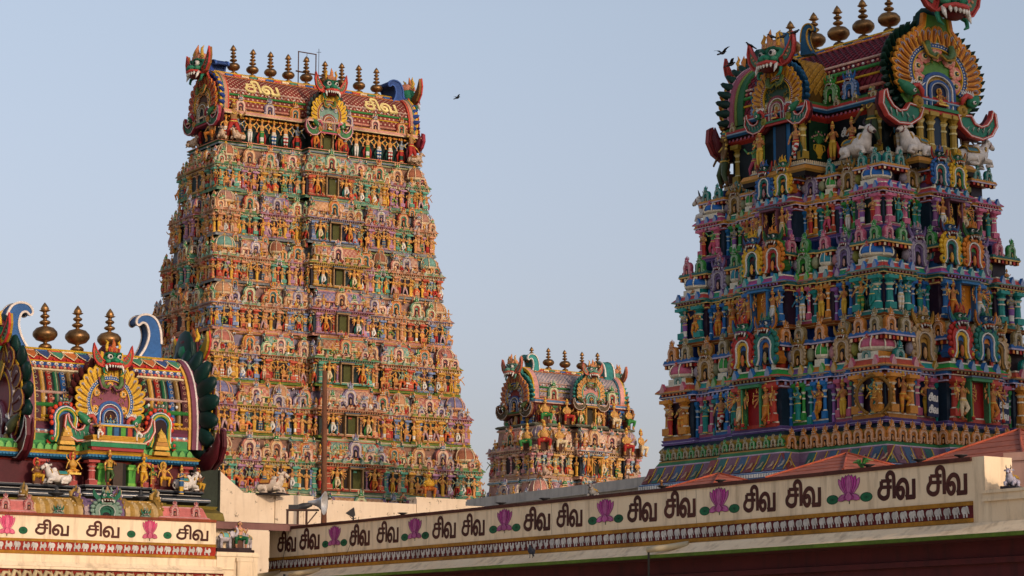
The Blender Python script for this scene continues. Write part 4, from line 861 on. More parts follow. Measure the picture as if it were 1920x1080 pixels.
# ---- the great tower
def tower_schemes_B():
    H1, H2 = '#e0c49c', '#d8a07c'
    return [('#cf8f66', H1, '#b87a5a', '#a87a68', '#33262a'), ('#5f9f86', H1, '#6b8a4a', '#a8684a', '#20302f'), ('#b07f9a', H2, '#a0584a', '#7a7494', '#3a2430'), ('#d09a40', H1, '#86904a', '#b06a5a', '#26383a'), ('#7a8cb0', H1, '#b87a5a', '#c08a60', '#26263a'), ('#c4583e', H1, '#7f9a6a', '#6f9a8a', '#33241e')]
def great_tower(loc, rz, label, group=None, z_lo=0, full=True):
    r = root('temple_tower', loc, rz, label, 'temple tower', group); T = Tower(r, PLASTERF, {'statue': 98, 'pavilion': 96, 'horseshoe_ornament': 90})
    zs = [11.4, 15.7, 20.2, 24.5, 28.7, 32.7, 36.6, 40.5, 44.5]
    def dims(z): return np.interp(z, [11, 17, 26, 33.5, 45], [12.9, 12.1, 11.05, 10.3, 9.3]), np.interp(z, [11, 17, 26, 33.5, 45], [9.0, 7.65, 5.85, 4.55, 2.6])
    fig = dict(k=1.45, dent=.34, schemes=tower_schemes_B(), mainface=0, nasi=[f'Bnasi{i}' for i in range(6)], guard=['Bguard0', 'Bguard1', 'Bguard2'], center=.27, step=.52, figs=[f'Bfig{i}' for i in range(14)] + ['Bdwarf0'], fs=1.66, H0=4.2, crowd=True,
               ustep=.72, us=.95, upper=['Bnasi0', 'Bsit0', 'Bnasi2', 'Bsit1', 'Bnasi3', 'Bsit2', 'Bnasi5', 'Bsit3', 'Bnasi1'], doorc='#4f5020', door=1.1)
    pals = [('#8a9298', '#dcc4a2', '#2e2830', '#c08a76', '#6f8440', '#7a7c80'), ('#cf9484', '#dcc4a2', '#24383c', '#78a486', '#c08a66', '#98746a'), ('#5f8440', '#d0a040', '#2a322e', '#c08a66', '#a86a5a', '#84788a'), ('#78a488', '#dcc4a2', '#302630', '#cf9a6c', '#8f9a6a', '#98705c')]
    for i in range(8):
        z, H = zs[i], zs[i + 1] - zs[i]; hx, hy = dims(z); hx2, hy2 = dims(zs[i + 1])
        fb = [(-1, -.83, .22, 'kuta', i), (-.81, -.64, 0, 'nasi', i + 1), (-.62, -.36, .3, 'shala', i + 2), (-.34, -.235, 0, 'nasi', i + 3), (-.225, .225, 1.1, 'center', i + 4)]
        if i % 3 == 1: fb[2:4] = [(-.62, -.45, .1, 'nasi', i + 2), (-.43, -.235, .3, 'shala', i)]
        if i % 3 == 2: fb[1:4] = [(-.81, -.56, .2, 'shala', i + 1), (-.54, -.4, 0, 'kuta', i + 2), (-.38, -.235, .1, 'nasi', i + 3)]
        fb = fb + [(-b, -a, p, kk, c) for a, b, p, kk, c in reversed(fb[:-1])]
        c = .17 * hx / hy; gp = .02 * hx / hy; cc = max(.2, .9 / hy)
        sb = [(-1, -1 + c, .22, 'kuta', i), (-1 + c + gp, -cc - gp, 0, 'nasi', i + 1), (-cc, cc, .5, 'shala', i + 2)]; sb = sb + [(-b, -a, p, kk, q) for a, b, p, kk, q in reversed(sb[:-1])]
        if hy < 3.6: sb = [(-1, -.52, .22, 'kuta', i), (-.45, .45, .3, 'shala', i + 2), (.52, 1, .22, 'kuta', i)]
        storey(T, 'B', z, H, hx, hy, fb, sb, pals[(i * 3 + i // 3) % 4], (0, 270), .8, fig)
    # granite base below the carved storeys
    g = G(); P = plan(13.6, 9.4, [(-1, -.3, 0), (-.3, .3, 1.0), (.3, 1, 0)], [(-1, 1, 0)])
    sweep(g, P, [(.9, -1, '#8a7c6c'), (.9, 1.2, '#7a6e60'), (.4, 1.6, '#8a7c6c'), (.1, 2, '#948674'), (0, 9.2, '#7a6e60'), (.8, 9.7, '#948674'), (.8, 10.1, '#7fb08a'), (.3, 11.0, '#c9503a'), (0, 11.4, '#8a7c6c')]); obj('granite_base', g, T.mat, r)
    # the storey under the roof, with tall figures in striped cloth
    z, hx, hy = 44.5, 9.35, 2.7; g = G(); P = plan(hx, hy, [(-1, -.17, 0), (-.17, .17, 1.1), (.17, 1, 0)], [(-1, 1, 0)])
    sweep(g, P, [(.25, 0, '#7f9098'), (.3, .12, CREAM), (.1, .2, '#3a6a4a'), (.3, .3, '#d88a6a'), (.3, .36, '#d8a83a'), (-.35, .38, '#1c2c2c'), (-.4, 2.3, '#c98a4a'), (.0, 2.4, '#e0a83a'), (.0, 2.5, '#3a2a28'), (.45, 2.6, CREAM), (.5, 2.68, '#d89a84'), (.25, 2.95, '#d8a84a'), (.1, 3.05, '#3f7a4a'), (-.2, 3.1, '#8a5a4a')], z)
    for x, y, a, i in along(P, .05, .5, (0, 270)): b = G(); b.box(-.08, .08, -.12, .2, 2.32, 2.48, OR, DRED); g.put(b, TR(x, y, z, a))
    obj('storey', g, T.mat, r)
    for n, c in enumerate([WHITE, WHITE, RED, WHITE, DGREEN]): PR[f'Btall{n}'] = figure(('#d8954f', '#8f9aa6', '#d8954f', '#dda060', '#d8954f')[n], (c, RED, WHITE, GREEN, WHITE)[n], None, GOLDP, 4, 'skirt' if n % 2 else 'stand', (RED, DGREEN, WHITE, WHITE, BLUE)[n], RED if n % 2 else DGREEN, None, 0)
    for n, (x, y, a, i) in enumerate(along(P, .12, 1.08, (0, 270))):
        if a % 360 == 0 and abs(x) < 1.9: continue
        if a % 360 == 0: T.put('statue', f'Btall{n % 5}', TR(x, y, z + .38, a, 2.1), 8)
    for s in (-1, 1): T.put('statue', 'Bguard1', TR(s * 1.15, -hy - 1.3, z + .38, 0, 2.1), 9)
    door(T, 0, 0, hy + .75, z + .38, 1.8, fig)
    for x in (-7.6, -4.9, -2.5, 2.6, 5.2, 7.8): T.put('horseshoe_ornament', f'Bnasi{int(x) % 6}', TR(x, -hy - .1, z + 2.9, 0, 1.0), 6)
    PR['Bgiant'] = figure('#a87a4a', RED, None, GOLDP, 2, 'stride', None, MAR, None, 1); PR['Bgiant2'] = figure('#b5844f', OR, None, GOLDP, 4, 'squat', None, None, '#c9503a', 1, belly=.04)
    for x, y, a, k_, s in ((-8.3, -hy - .3, -15, 'Bgiant', 3.3), (-hx - .2, -1.6, -80, 'Bgiant2', 2.6), (-hx + .2, 1.5, -100, 'Bgiant', 3.0), (8.7, -hy - .3, 25, 'Bgiant', 3.2), (hx + .2, -1.2, 70, 'Bgiant2', 2.8), (-hx + .9, -hy + .2, -45, 'Bgiant2', 2.6)): T.put('statue', k_, TR(x, y, z + .38, a, s), 10)
    for x, y, a in ((-8.2, -hy - .9, 10), (-hx - .1, -hy - .5, 60), (-hx - .6, 1.2, 100), (8.9, -hy - .8, 170), (hx + .3, -hy + .5, 200)): T.put('bull_statue', 'Bbull', TR(x, y, z + .36, a, 1.45), 9)
    PR['Byellow'] = figure('#d8b03a', '#c98a3a', None, GOLDP, 2, 'squat', None, None, None, 1, belly=.04)
    # roof
    rf, S = roof(T, 47.5, 9.5, 2.5, 3.4, 'lattice', ('#96463a', '#dcc4a4', '#74342e'), 4, 2.65, [-6.9 + 1.725 * i for i in range(9)], .42)
    end_rims(T, S, 47.5, 9.5, [(.05, .2, .3, YEL), (.2, .75, .26, '#b8846a'), (.35, .45, .28, '#3f7a5a'), (.75, .9, .2, '#c9503a')], r)
    dormer(T, 47.3, 4.0, 1.45, 2.7, 'lattice', ('#a83a30', '#d8c0a0', '#4a5a58'))
    for s in (-1, 1):
        g = G(); word(g, 0, 0, 1.5, '#ecd48a', 0, .09, .15, 1.1)
        x = -7.0 if s < 0 else 4.4; y0, z0_ = S(0, .14, .12)[1:]; y1, z1_ = S(0, .34, .12)[1:]; an = math.degrees(math.atan2(y1 - y0, z1_ - z0_))
        obj('lettering', g, T.mat, r, TR(x, y0, 47.5 + z0_, 0, 1, -an))
    ga = dict(rim='#c9503a', back='#2f4a94', band='#8a6a3a', field='#5a3a2a', rose='#d8905a', inner='#c98a4a', curl='#a8384a', curl2='#3a6a4a', niche='#1a1a1a', roses=9, feathers=8, d=1)
    fc = dict(skin='#2a7a5a', lip='#c9473c', crest='#c98468', horn='#c9a040', ear='#b8803a')
    put_gable(T, 'bigside', ga, TR(-9.6, 0, 46.2, -90, (2.45, 2.0, 2.1)), fc, TR(0, -.25, 1.95, s=(1.0, 1.1, 1.05)), ('#2f5090', '#3f62a8', .3), TR(.1, .62, 1.95, 180, (.75, 1, .62)))
    put_gable(T, 'bigside', ga, TR(9.6, 0, 46.2, 90, (2.45, 2.0, 2.1)), fc, TR(0, -.25, 1.95, s=(1.0, 1.1, 1.05)), ('#2f5090', '#3f62a8', .5), TR(0, .72, 1.85, 90, (.8, 1, .8)) if 0 else TR(0, .8, 1.8, -90, (.95, .95, .85)))
    gc = dict(rim=YEL, back='#4a5a5a', band='#8a4a3a', field='#7a9a8a', rose='#9aa0b0', inner='#c98a4a', curl='#c06070', curl2='#3f7a4a', niche='#5a3a2a', roses=5, feathers=9, d=1)
    put_gable(T, 'bigcentre', gc, TR(0, -hy - 1.35, 46.0, 0, (1.62, 1.6, 1.75)), dict(fc, ear='#d8604a', horn=GOLDP), TR(0, -.2, 1.88, s=1.05), statue='Bsit1')
    T.finish(PR); return r
GT = great_tower((-17.6, 200, 0), 33, 'tallest carved tower, orange-toned with many storeys and nine brass finials', None)

# ---- the dark, richly coloured tower
def right_tower():
    r = root('temple_tower', (15.52, 110, 0), -52, 'dark multicoloured carved tower with pillared shrines, in shadow at the photo edge', 'temple tower'); T = Tower(r, GLOSS, {'statue': 98, 'pavilion': 98, 'horseshoe_ornament': 95, 'small_ornament': 98})
    zs = [7.6, 12.15, 16.75, 20.8, 24.25]
    def dims(z): return np.interp(z, [7, 12.2, 16.85, 20.9, 24.5], [7.1, 6.7, 6.2, 5.6, 4.9]), np.interp(z, [7, 12.2, 16.85, 20.9, 24.5], [5.1, 4.75, 4.15, 3.4, 2.7])
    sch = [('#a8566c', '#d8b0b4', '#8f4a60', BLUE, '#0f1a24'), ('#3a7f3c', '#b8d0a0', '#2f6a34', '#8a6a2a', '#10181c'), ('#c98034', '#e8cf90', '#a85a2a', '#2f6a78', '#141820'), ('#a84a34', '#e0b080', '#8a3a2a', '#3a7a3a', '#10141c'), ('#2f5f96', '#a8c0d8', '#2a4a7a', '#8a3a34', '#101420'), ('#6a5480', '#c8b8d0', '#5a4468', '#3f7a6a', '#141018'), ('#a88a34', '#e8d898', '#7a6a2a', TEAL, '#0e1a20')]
    base = dict(k=1.3, dent=.24, schemes=sch, mainface=0, nasi=[f'Rnasi{i}' for i in range(6)], mono=[f'Rmono{i}' for i in range(7)], guard=['Rguard0', 'Rguard1', 'Rguard2'], center=.3, step=.7, figs=[f'Rfig{i}' for i in range(14)], fs=1.55, H0=4.2, ustep=2.0, us=.72, perbay=True,
                upper=['Rtiny5', 'Rdwarf0', 'Rtiny3', 'Rsit1', 'Rtiny6'], pairs=True, gana=.72, door=1.08)
    dk = '#0f1820'
    HW = '#efe6cc'
    RS = {1: [('#d08a34', HW, '#c0503a', '#c06078', dk), ('#c0607c', HW, '#2f9a94', '#b88a34', '#14234a'), ('#3a9440', HW, '#7a5a98', '#b08a30', dk), ('#2a7abf', HW, '#c9823a', '#3f9a44', '#101420'), ('#c94a3a', HW, '#2f9a44', '#2f6fb0', '#1a1014')],
          2: [('#2a9088', HW, '#c9483c', '#2f70b8', dk), ('#2a6ab0', HW, '#2f9a6a', '#80609a', '#0c141c'), ('#c9607c', HW, '#d88a34', '#3aa040', dk), ('#d88a34', HW, '#c9483c', '#2f8a9a', '#0e2a26'), ('#3a78b8', HW, '#b8508a', '#2f98a0', '#0e1a20')],
          3: [('#cf6a88', HW, '#c05078', '#2a6ab4', '#0f1a24'), ('#3f9a44', HW, '#2f8f7a', '#a88030', '#10181c'), ('#df9434', HW, '#c9683a', '#80609a', dk), ('#c9583e', HW, '#d88a3a', '#3a9a3e', '#101c34'), ('#9a6498', HW, '#c9483c', '#2a86b0', '#10101a')]}
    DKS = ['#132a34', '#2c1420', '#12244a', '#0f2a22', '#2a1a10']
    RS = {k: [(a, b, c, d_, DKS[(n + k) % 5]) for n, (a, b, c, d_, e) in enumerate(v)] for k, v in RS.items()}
    RM = {1: ['Rmono5', 'Rmono5', 'Rmono0', 'Rmono0', 'Rmono5'], 2: ['Rmono1', 'Rmono1', 'Rmono2', 'Rmono3', 'Rmono2'], 3: ['Rmono0', 'Rmono0', 'Rmono1', 'Rmono0', 'Rmono1']}
    look = [dict(doorc='#a01a1e', doorf='#3f8a5a', ganak=['Rtiny0', 'Rtiny7'], pal=('#6a5690', '#d0c4e0', '#1c2e3e', '#8a4a3a', BLUE, '#3a2a30')),
            dict(doorc='#e08a24', doorf='#2f78b0', ganak=['Rtiny1', 'Rtiny2'], pal=('#9a5a2e', '#e8c070', '#2c1a2a', '#8a3a44', '#2f6a60', '#2a2230')),
            dict(doorc='#141416', doorf='#6a4a78', ganak=['Rtiny0', 'Rtiny0'], pal=('#6a5690', '#d0c4e0', '#1c2e3e', '#9a4a34', '#2a6a5a', '#2a2030')),
            dict(doorc='#141416', doorf='#7a4a5a', ganak=['Rtiny3', 'Rtiny3'], pal=('#6a5690', '#d0c4e0', '#1c2e3e', '#b0482e', '#c98a3a', '#2a2030'))]
    for i in range(1, 4):
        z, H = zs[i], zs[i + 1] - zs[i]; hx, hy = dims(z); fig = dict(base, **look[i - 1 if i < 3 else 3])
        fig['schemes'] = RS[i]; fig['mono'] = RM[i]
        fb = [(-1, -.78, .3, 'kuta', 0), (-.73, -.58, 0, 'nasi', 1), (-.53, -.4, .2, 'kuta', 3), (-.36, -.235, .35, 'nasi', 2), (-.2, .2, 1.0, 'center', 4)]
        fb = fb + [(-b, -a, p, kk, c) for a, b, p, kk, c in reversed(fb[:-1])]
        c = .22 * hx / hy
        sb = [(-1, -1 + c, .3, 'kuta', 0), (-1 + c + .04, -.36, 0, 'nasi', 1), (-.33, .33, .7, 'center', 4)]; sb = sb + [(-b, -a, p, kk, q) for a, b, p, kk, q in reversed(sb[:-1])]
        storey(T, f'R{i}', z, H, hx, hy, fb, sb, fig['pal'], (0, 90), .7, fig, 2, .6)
    fbb = [(-1, -.25, 0), (-.25, .25, .9), (.25, 1, 0)]; sbb = [(-1, -.35, 0), (-.35, .35, .6), (.35, 1, 0)]
    g = G(); P = plan(6.95, 5.0, fbb, sbb)
    sweep(g, P, [(.6, -1, '#6a5a50'), (.6, 1.0, '#5a4c44'), (.1, 1.6, '#6a5a50'), (0, 8.9, '#2a1c1c'), (.3, 9.3, '#8a6a2a'), (.45, 9.75, '#a8803a'), (.5, 9.85, '#15161c'), (.95, 10.0, '#a8c0d8'), (.97, 10.06, '#245a96'), (.97, 10.3, '#a8c0d8'), (.9, 10.34, '#7a5a70'), (.62, 10.75, '#8a6a80'), (.42, 11.15, '#c9a8b8'), (.4, 11.2, '#3a7a4a'), (.3, 11.35, '#a8803a'), (.28, 11.42, '#3a2a1c'), (.18, 11.46, '#8a7a34'), (.24, 11.6, '#2f4a3a'), (.2, 11.74, '#a8903a'), (.3, 11.86, '#8a6a2a'), (.26, 11.95, '#20303a'), (.1, 12.15, '#2a1c24')])
    for n, (x, y, a_, i) in enumerate(along(P, .93, .62, (0, 90))):
        b = G(); c = ('#8f4a48', '#3a6a64', '#7f5a68', '#4a6480')[n % 4]
        b.add([(-.24, 0, 10.38), (.2, 0, 10.38), (.24, .27, 10.74), (-.2, .27, 10.74), (.25, .47, 11.12), (-.19, .47, 11.12)], [(0, 1, 2, 3), (3, 2, 4, 5)], C(c)); b.tube([(-.1, .03, 10.5), (.08, .1, 10.6), (.1, .24, 10.78), (-.04, .2, 10.72)], [.02, .05, .04, .01], mixc(c, CREAM, .45), 5)
        b.tube([(.26, 0, 10.4), (.27, .27, 10.74), (.3, .47, 11.12)], .03, '#d8b03a', 4); g.put(b, TR(x, y, 0, a_))
    for n, (x, y, a_, i) in enumerate(along(P, .99, .16, (0, 90))): b = G(); b.box(-.05, .05, -.02, .02, 10.1, 10.26, WHITE); g.put(b, TR(x, y, 0, a_))
    obj('tower_base', g, T.mat, r)
    for n, (x, y, a_, i) in enumerate(along(P, .3, .62, (0, 90))):
        if a_ % 360 == 90 or x > 2: T.put('horseshoe_ornament', 'Rtiny0', TR(x, y, 11.35, a_, .62), 4)
    for n, (x, y, a_, i) in enumerate(along(P, .26, .4, (0,))):
        if x <= 2: T.put('small_ornament', ('Rtiny7', 'Rtiny2')[n % 2], TR(x, y, 11.46, a_, .38), .3)
    # dancing figure in a ring of flames, and the two panels with white script
    PR['Rring'] = G(); PR['Rring'].put(figure('#b5803a', '#a86a2a', None, GOLDP, 4, 'dance', None, None, None, 1))
    PR['Rring'].tube([(.62 * math.cos(t), .06, .58 + .68 * math.sin(t)) for t in np.linspace(-1.2, 4.34, 26)], .06, '#8a6428', 6)
    for t in np.linspace(-1.2, 4.34, 24): PR['Rring'].ell((.7 * math.cos(t), .06, .58 + .77 * math.sin(t)), (.05, .03, .06), '#a87a34', 5, 3)
    if 0: PR['Rring'].ext([(.62 * math.cos(t), .58 + .68 * math.sin(t)) for t in np.linspace(0, 2 * math.pi, 25)[:-1]], .08, .1, '#20140e')
    T.put('statue', 'Rring', TR(6.75, -5.5, 12.6, 28, 1.22), 20)
    for u in (-2.3, 2.3):
        g = G(); g.box(-.34, .34, -.02, .03, -.05, 1.15, '#14234a'); word(g, -.29, .1, .36, WHITE, -.021, .006, .17, .82); word(g, -.29, .62, .36, WHITE, -.021, .006, .17, .82); obj('script_panel', g, T.mat, r, face_M(90, u, 6.7 + .5, 12.6))
    g = G(); g.box(-.4, .4, -.02, .03, 0, 1.6, '#10121a'); word(g, -.3, .25, .42, WHITE, -.021, .006, .17, .75); word(g, -.3, .95, .42, WHITE, -.021, .006, .17, .75); obj('script_panel', g, T.mat, r, face_M(0, 2.75, 2.55 + .06, 24.7))
    # roof storey
    z, hx, hy = 24.25, 5.0, 2.55; g = G(); P = plan(hx, hy, [(-1, -.3, 0), (-.3, .3, 1.5), (.3, 1, 0)], [(-1, -.5, 0), (-.5, .5, .8), (.5, 1, 0)])
    sweep(g, P, [(.5, -.5, '#1a1418'), (.55, -.3, '#a8803a'), (.62, -.2, '#c98a3a'), (.5, 0, '#8a6a34'), (.3, .05, '#15161c'), (.28, .1, '#c9c4b4'), (.2, .22, '#1a1c22'), (.26, .34, '#15161c'), (-.1, .36, '#0f1a1c'), (-.1, 2.25, '#b5382e'), (.05, 2.4, '#b5382e'), (.05, 2.5, '#20141a'), (.2, 2.62, '#2f6a9a'), (.3, 2.72, '#9ab4c8'), (.32, 2.78, '#b53a34'), (.2, 2.95, '#3f6a34'), (.1, 3.1, '#a88a3a'), (-.2, 3.16, '#1a3a34'), (-.25, 3.3, '#6a3a58')], z)
    for x, y, a, i in along(P, .05, .26, (0, 90)): b = G(); b.box(-.06, .06, -.06, .1, 2.44, 2.56, '#b5647a', DRED); g.put(b, TR(x, y, z, a))
    for x, y, a, i in along(P, .2, .12, (0, 90)): b = G(); b.box(-.035, .035, -.06, .1, .14, .3, CREAM); g.put(b, TR(x, y, z, a))
    for x, y, a in ((hx - .4, -hy + .15, 0), (-hx + .4, -hy + .15, 0)): pillar(g, x, y, z + .36, 1.9, .16, '#a88a34', '#e8d898')
    for u in (-1.4, 1.4): pillar(g, u, -hy - 1.5, z + .36, 1.9, .15, '#b0903a', '#e8d898')
    for u in (-1.1, -.4, .4, 1.1): pillar(g, hx + .8, u, z + .36, 1.9, .17, '#b0903a', '#e8d898')
    for u in (-.75, .75): b = G(); b.box(-.12, .12, -.04, .1, .36, 2.25, '#8fae4a'); g.put(b, face_M(0, u * 1.75, hy + 1.42, z))
    g.box(-.55, .55, -hy - 1.46, -hy - 1.3, z + .36, z + 2.3, '#1f5f8f'); g.box(-.35, .3, -hy - 1.5, -hy - 1.4, z + .36, z + 2.2, '#0e1626'); g.box(hx + .7, hx + .84, -.3, .3, z + .36, z + 2.2, '#16304a')
    obj('storey', g, T.mat, r)
    # painted vase of flowers on the green panel at the side of the projecting bay
    g = G()
    g.box(-.72, .72, .0, .03, .4, 2.2, '#12301e')
    g.ext([(-.16, .5), (-.1, .58), (-.24, .75), (-.27, .95), (-.2, 1.1), (-.26, 1.16), (.26, 1.16), (.2, 1.1), (.27, .95), (.24, .75), (.1, .58), (.16, .5)], -.03, 0, '#c9a030')
    for s in (-1, 1): g.tube([(s * .24, -.02, .8), (s * .42, -.02, .9), (s * .4, -.02, 1.1), (s * .3, -.02, 1.12)], .03, '#c9a030', 5)
    for k in range(22):
        a = math.radians(15 + 150 * k / 21); r_ = .35 + .4 * rnd.random(); x, zz = r_ * math.cos(a) * 1.0, 1.16 + r_ * .95 * math.sin(a)
        g.tube([(0, -.005, 1.16), (x * .7, -.01, (1.16 + zz) / 2 + .12), (x, -.01, zz)], .012, '#3f7a3a', 4); g.ell((x, -.02, zz), (.05, .02, .05), '#c98a84' if k % 2 else '#4a8a44', 6, 3)
    obj('painted_panel', g, T.mat, r, face_M(90, -hy - .62, .3 * hx + .04, z + .0) @ TR(0, 0, 0, 0, (.85, 1, 1)))
    # standing figures, giants and bulls around the roof storey
    for n, (x, y, a) in enumerate([(-1.15, -hy - 1.75, 0), (1.2, -hy - 1.75, 0), (-3.0, -hy - .3, 0), (2.1, -hy - .3, 8), (3.3, -hy - .3, 0), (-2.2, -hy - .4, 0), (hx + .2, -1.8, 90), (hx + .2, 1.8, 90)]): T.put('statue', f'Rfig{n * 3 % 14}', TR(x, y, z + .36, a, 1.75), 9)
    PR['Rgiant'] = figure('#7a5a34', '#4a5a3a', '#7a5a34', '#4a8a7a', 4, 'stride', None, None, None, 1); PR['Rrider'] = figure('#6a4a34', '#8a6a3a', None, '#8a6a3a', 4, 'squat', None, None, '#c9482a', 1, belly=.05)
    T.put('statue', 'Rgiant', TR(4.35, -hy - .1, z + .6, 5, 2.7), 9); T.put('statue', 'Rgiant', TR(-5.1, -hy - .3, z + .2, -25, 2.7), 9)
    for x, y, a in ((5.0, -1.5, 60), (hx + .5, 2.2, 95), (-5.5, -hy + .3, -30)): T.put('statue', 'Rrider', TR(x, y, z + .55, a, 1.9), 9)
    for x, y, a in ((4.1, -hy - .7, 172), (5.75, -1.55, 98), (5.8, 2.5, 262)): T.put('bull_statue', 'Rbull', TR(x, y, z + .1, a, 2.1), 9)
    T.put('bull_statue', 'Rbull', TR(-5.6, -hy - .7, 22.9, 10, 2.0), 9)
    for u in np.linspace(-4.6, 4.6, 9):
        if abs(u) > 1.6: T.put('horseshoe_ornament', 'Rtiny6' if int(u * 2) % 2 else 'Rtiny7', TR(u, -hy - .2, z + 2.75, 0, .42), 5)
    for u in (-1.3, -.65, .0, .65, 1.3): T.put('horseshoe_ornament', 'Rtiny6', TR(u, -hy - 1.72, z + 2.75, 0, .42), 5)
    for u, q in ((1.9, 'Rmono2'), (3.1, 'Rmono6'), (-2.9, 'Rmono6')): T.put('horseshoe_ornament', q, TR(u, -hy - .15, z + 3.1, 0, .85), 6)
    rf, S = roof(T, 27.5, 5.5, 2.25, 3.05, 'scales', ('#7a2230', '#9a3440', '#4a141e'), 2, 2.15, [-3.3, -1.7, -.1, 1.5, 3.1], .36, '#2f6a60')
    dormer(T, 27.4, 3.7, 1.35, 2.25, 'scales', ('#a87a2a', '#c99a3a', '#5a4018'), .34)
    fc = dict(skin='#2a7f5f', lip='#c04a44', crest='#c98a64', horn='#d89a34', ear='#b5403a')
    put_gable(T, 'rside', dict(rim='#d8842a', back='#123a30', band='#2f5690', field='#5f9440', rose='#e08878', inner='#b08a34', curl='#c9483f', curl2='#2a7a62', niche='#16264a', feathers=14, d=2, low=.24), TR(5.85, 0, 26.2, 90, (2.75, 1.9, 2.0)), fc, TR(.0, -.45, 2.16, s=(.82, 1.0, 1.05)), statue='Rsit0')
    put_gable(T, 'rback', dict(rim='#d8842a', back='#123a30', band='#a85a6c', field='#2f5a34', rose='#d8786a', inner='#b08a34', curl='#8a3a3a', curl2='#4a1e24', niche='#16264a', feathers=10, d=1), TR(-5.6, 0, 26.0, -90, (2.4, 1.9, 2.2)), fc, TR(0, -.5, 1.75, s=.62), (BLUE, GOLDP, .2), TR(-.1, .75, 1.8, 180, (.7, 1, .6)))
    end_rims(T, S, 27.5, 5.5, [(0, .12, .3, YEL), (.12, .75, .3, '#a85a6c'), (.4, .46, .32, '#d8b0b8'), (.75, .9, .2, '#8a9a4a'), (.9, 1.3, .16, '#2f6a3c')], r, (-1,)); end_rims(T, S, 27.5, 5.5, [(.1, .4, .25, '#c9922e'), (.4, .55, .16, '#a83a3a')], r, (1,))
    put_gable(T, 'rcentre', dict(rim='#d8922e', back='#2a6a96', band='#8a3a44', field='#2a4a34', rose='#4a6a44', inner='#8a8a3a', curl='#b8403a', curl2='#2a6f5c', niche='#1a1a20', roses=3, feathers=11, d=2), TR(0, -hy - 1.65, 26.3, 0, (1.5, 1.35, 1.38)), fc, TR(0, -.25, 1.78, s=1.12), ('#2f6f9a', GOLDP, .16), [TR(.62, .9, 2.5, 200, (.55, 1, .72)), TR(-.55, .9, 2.5, -20, (.55, 1, .72))], statue='Rsit2')
    T.finish(PR); return r
right_tower()

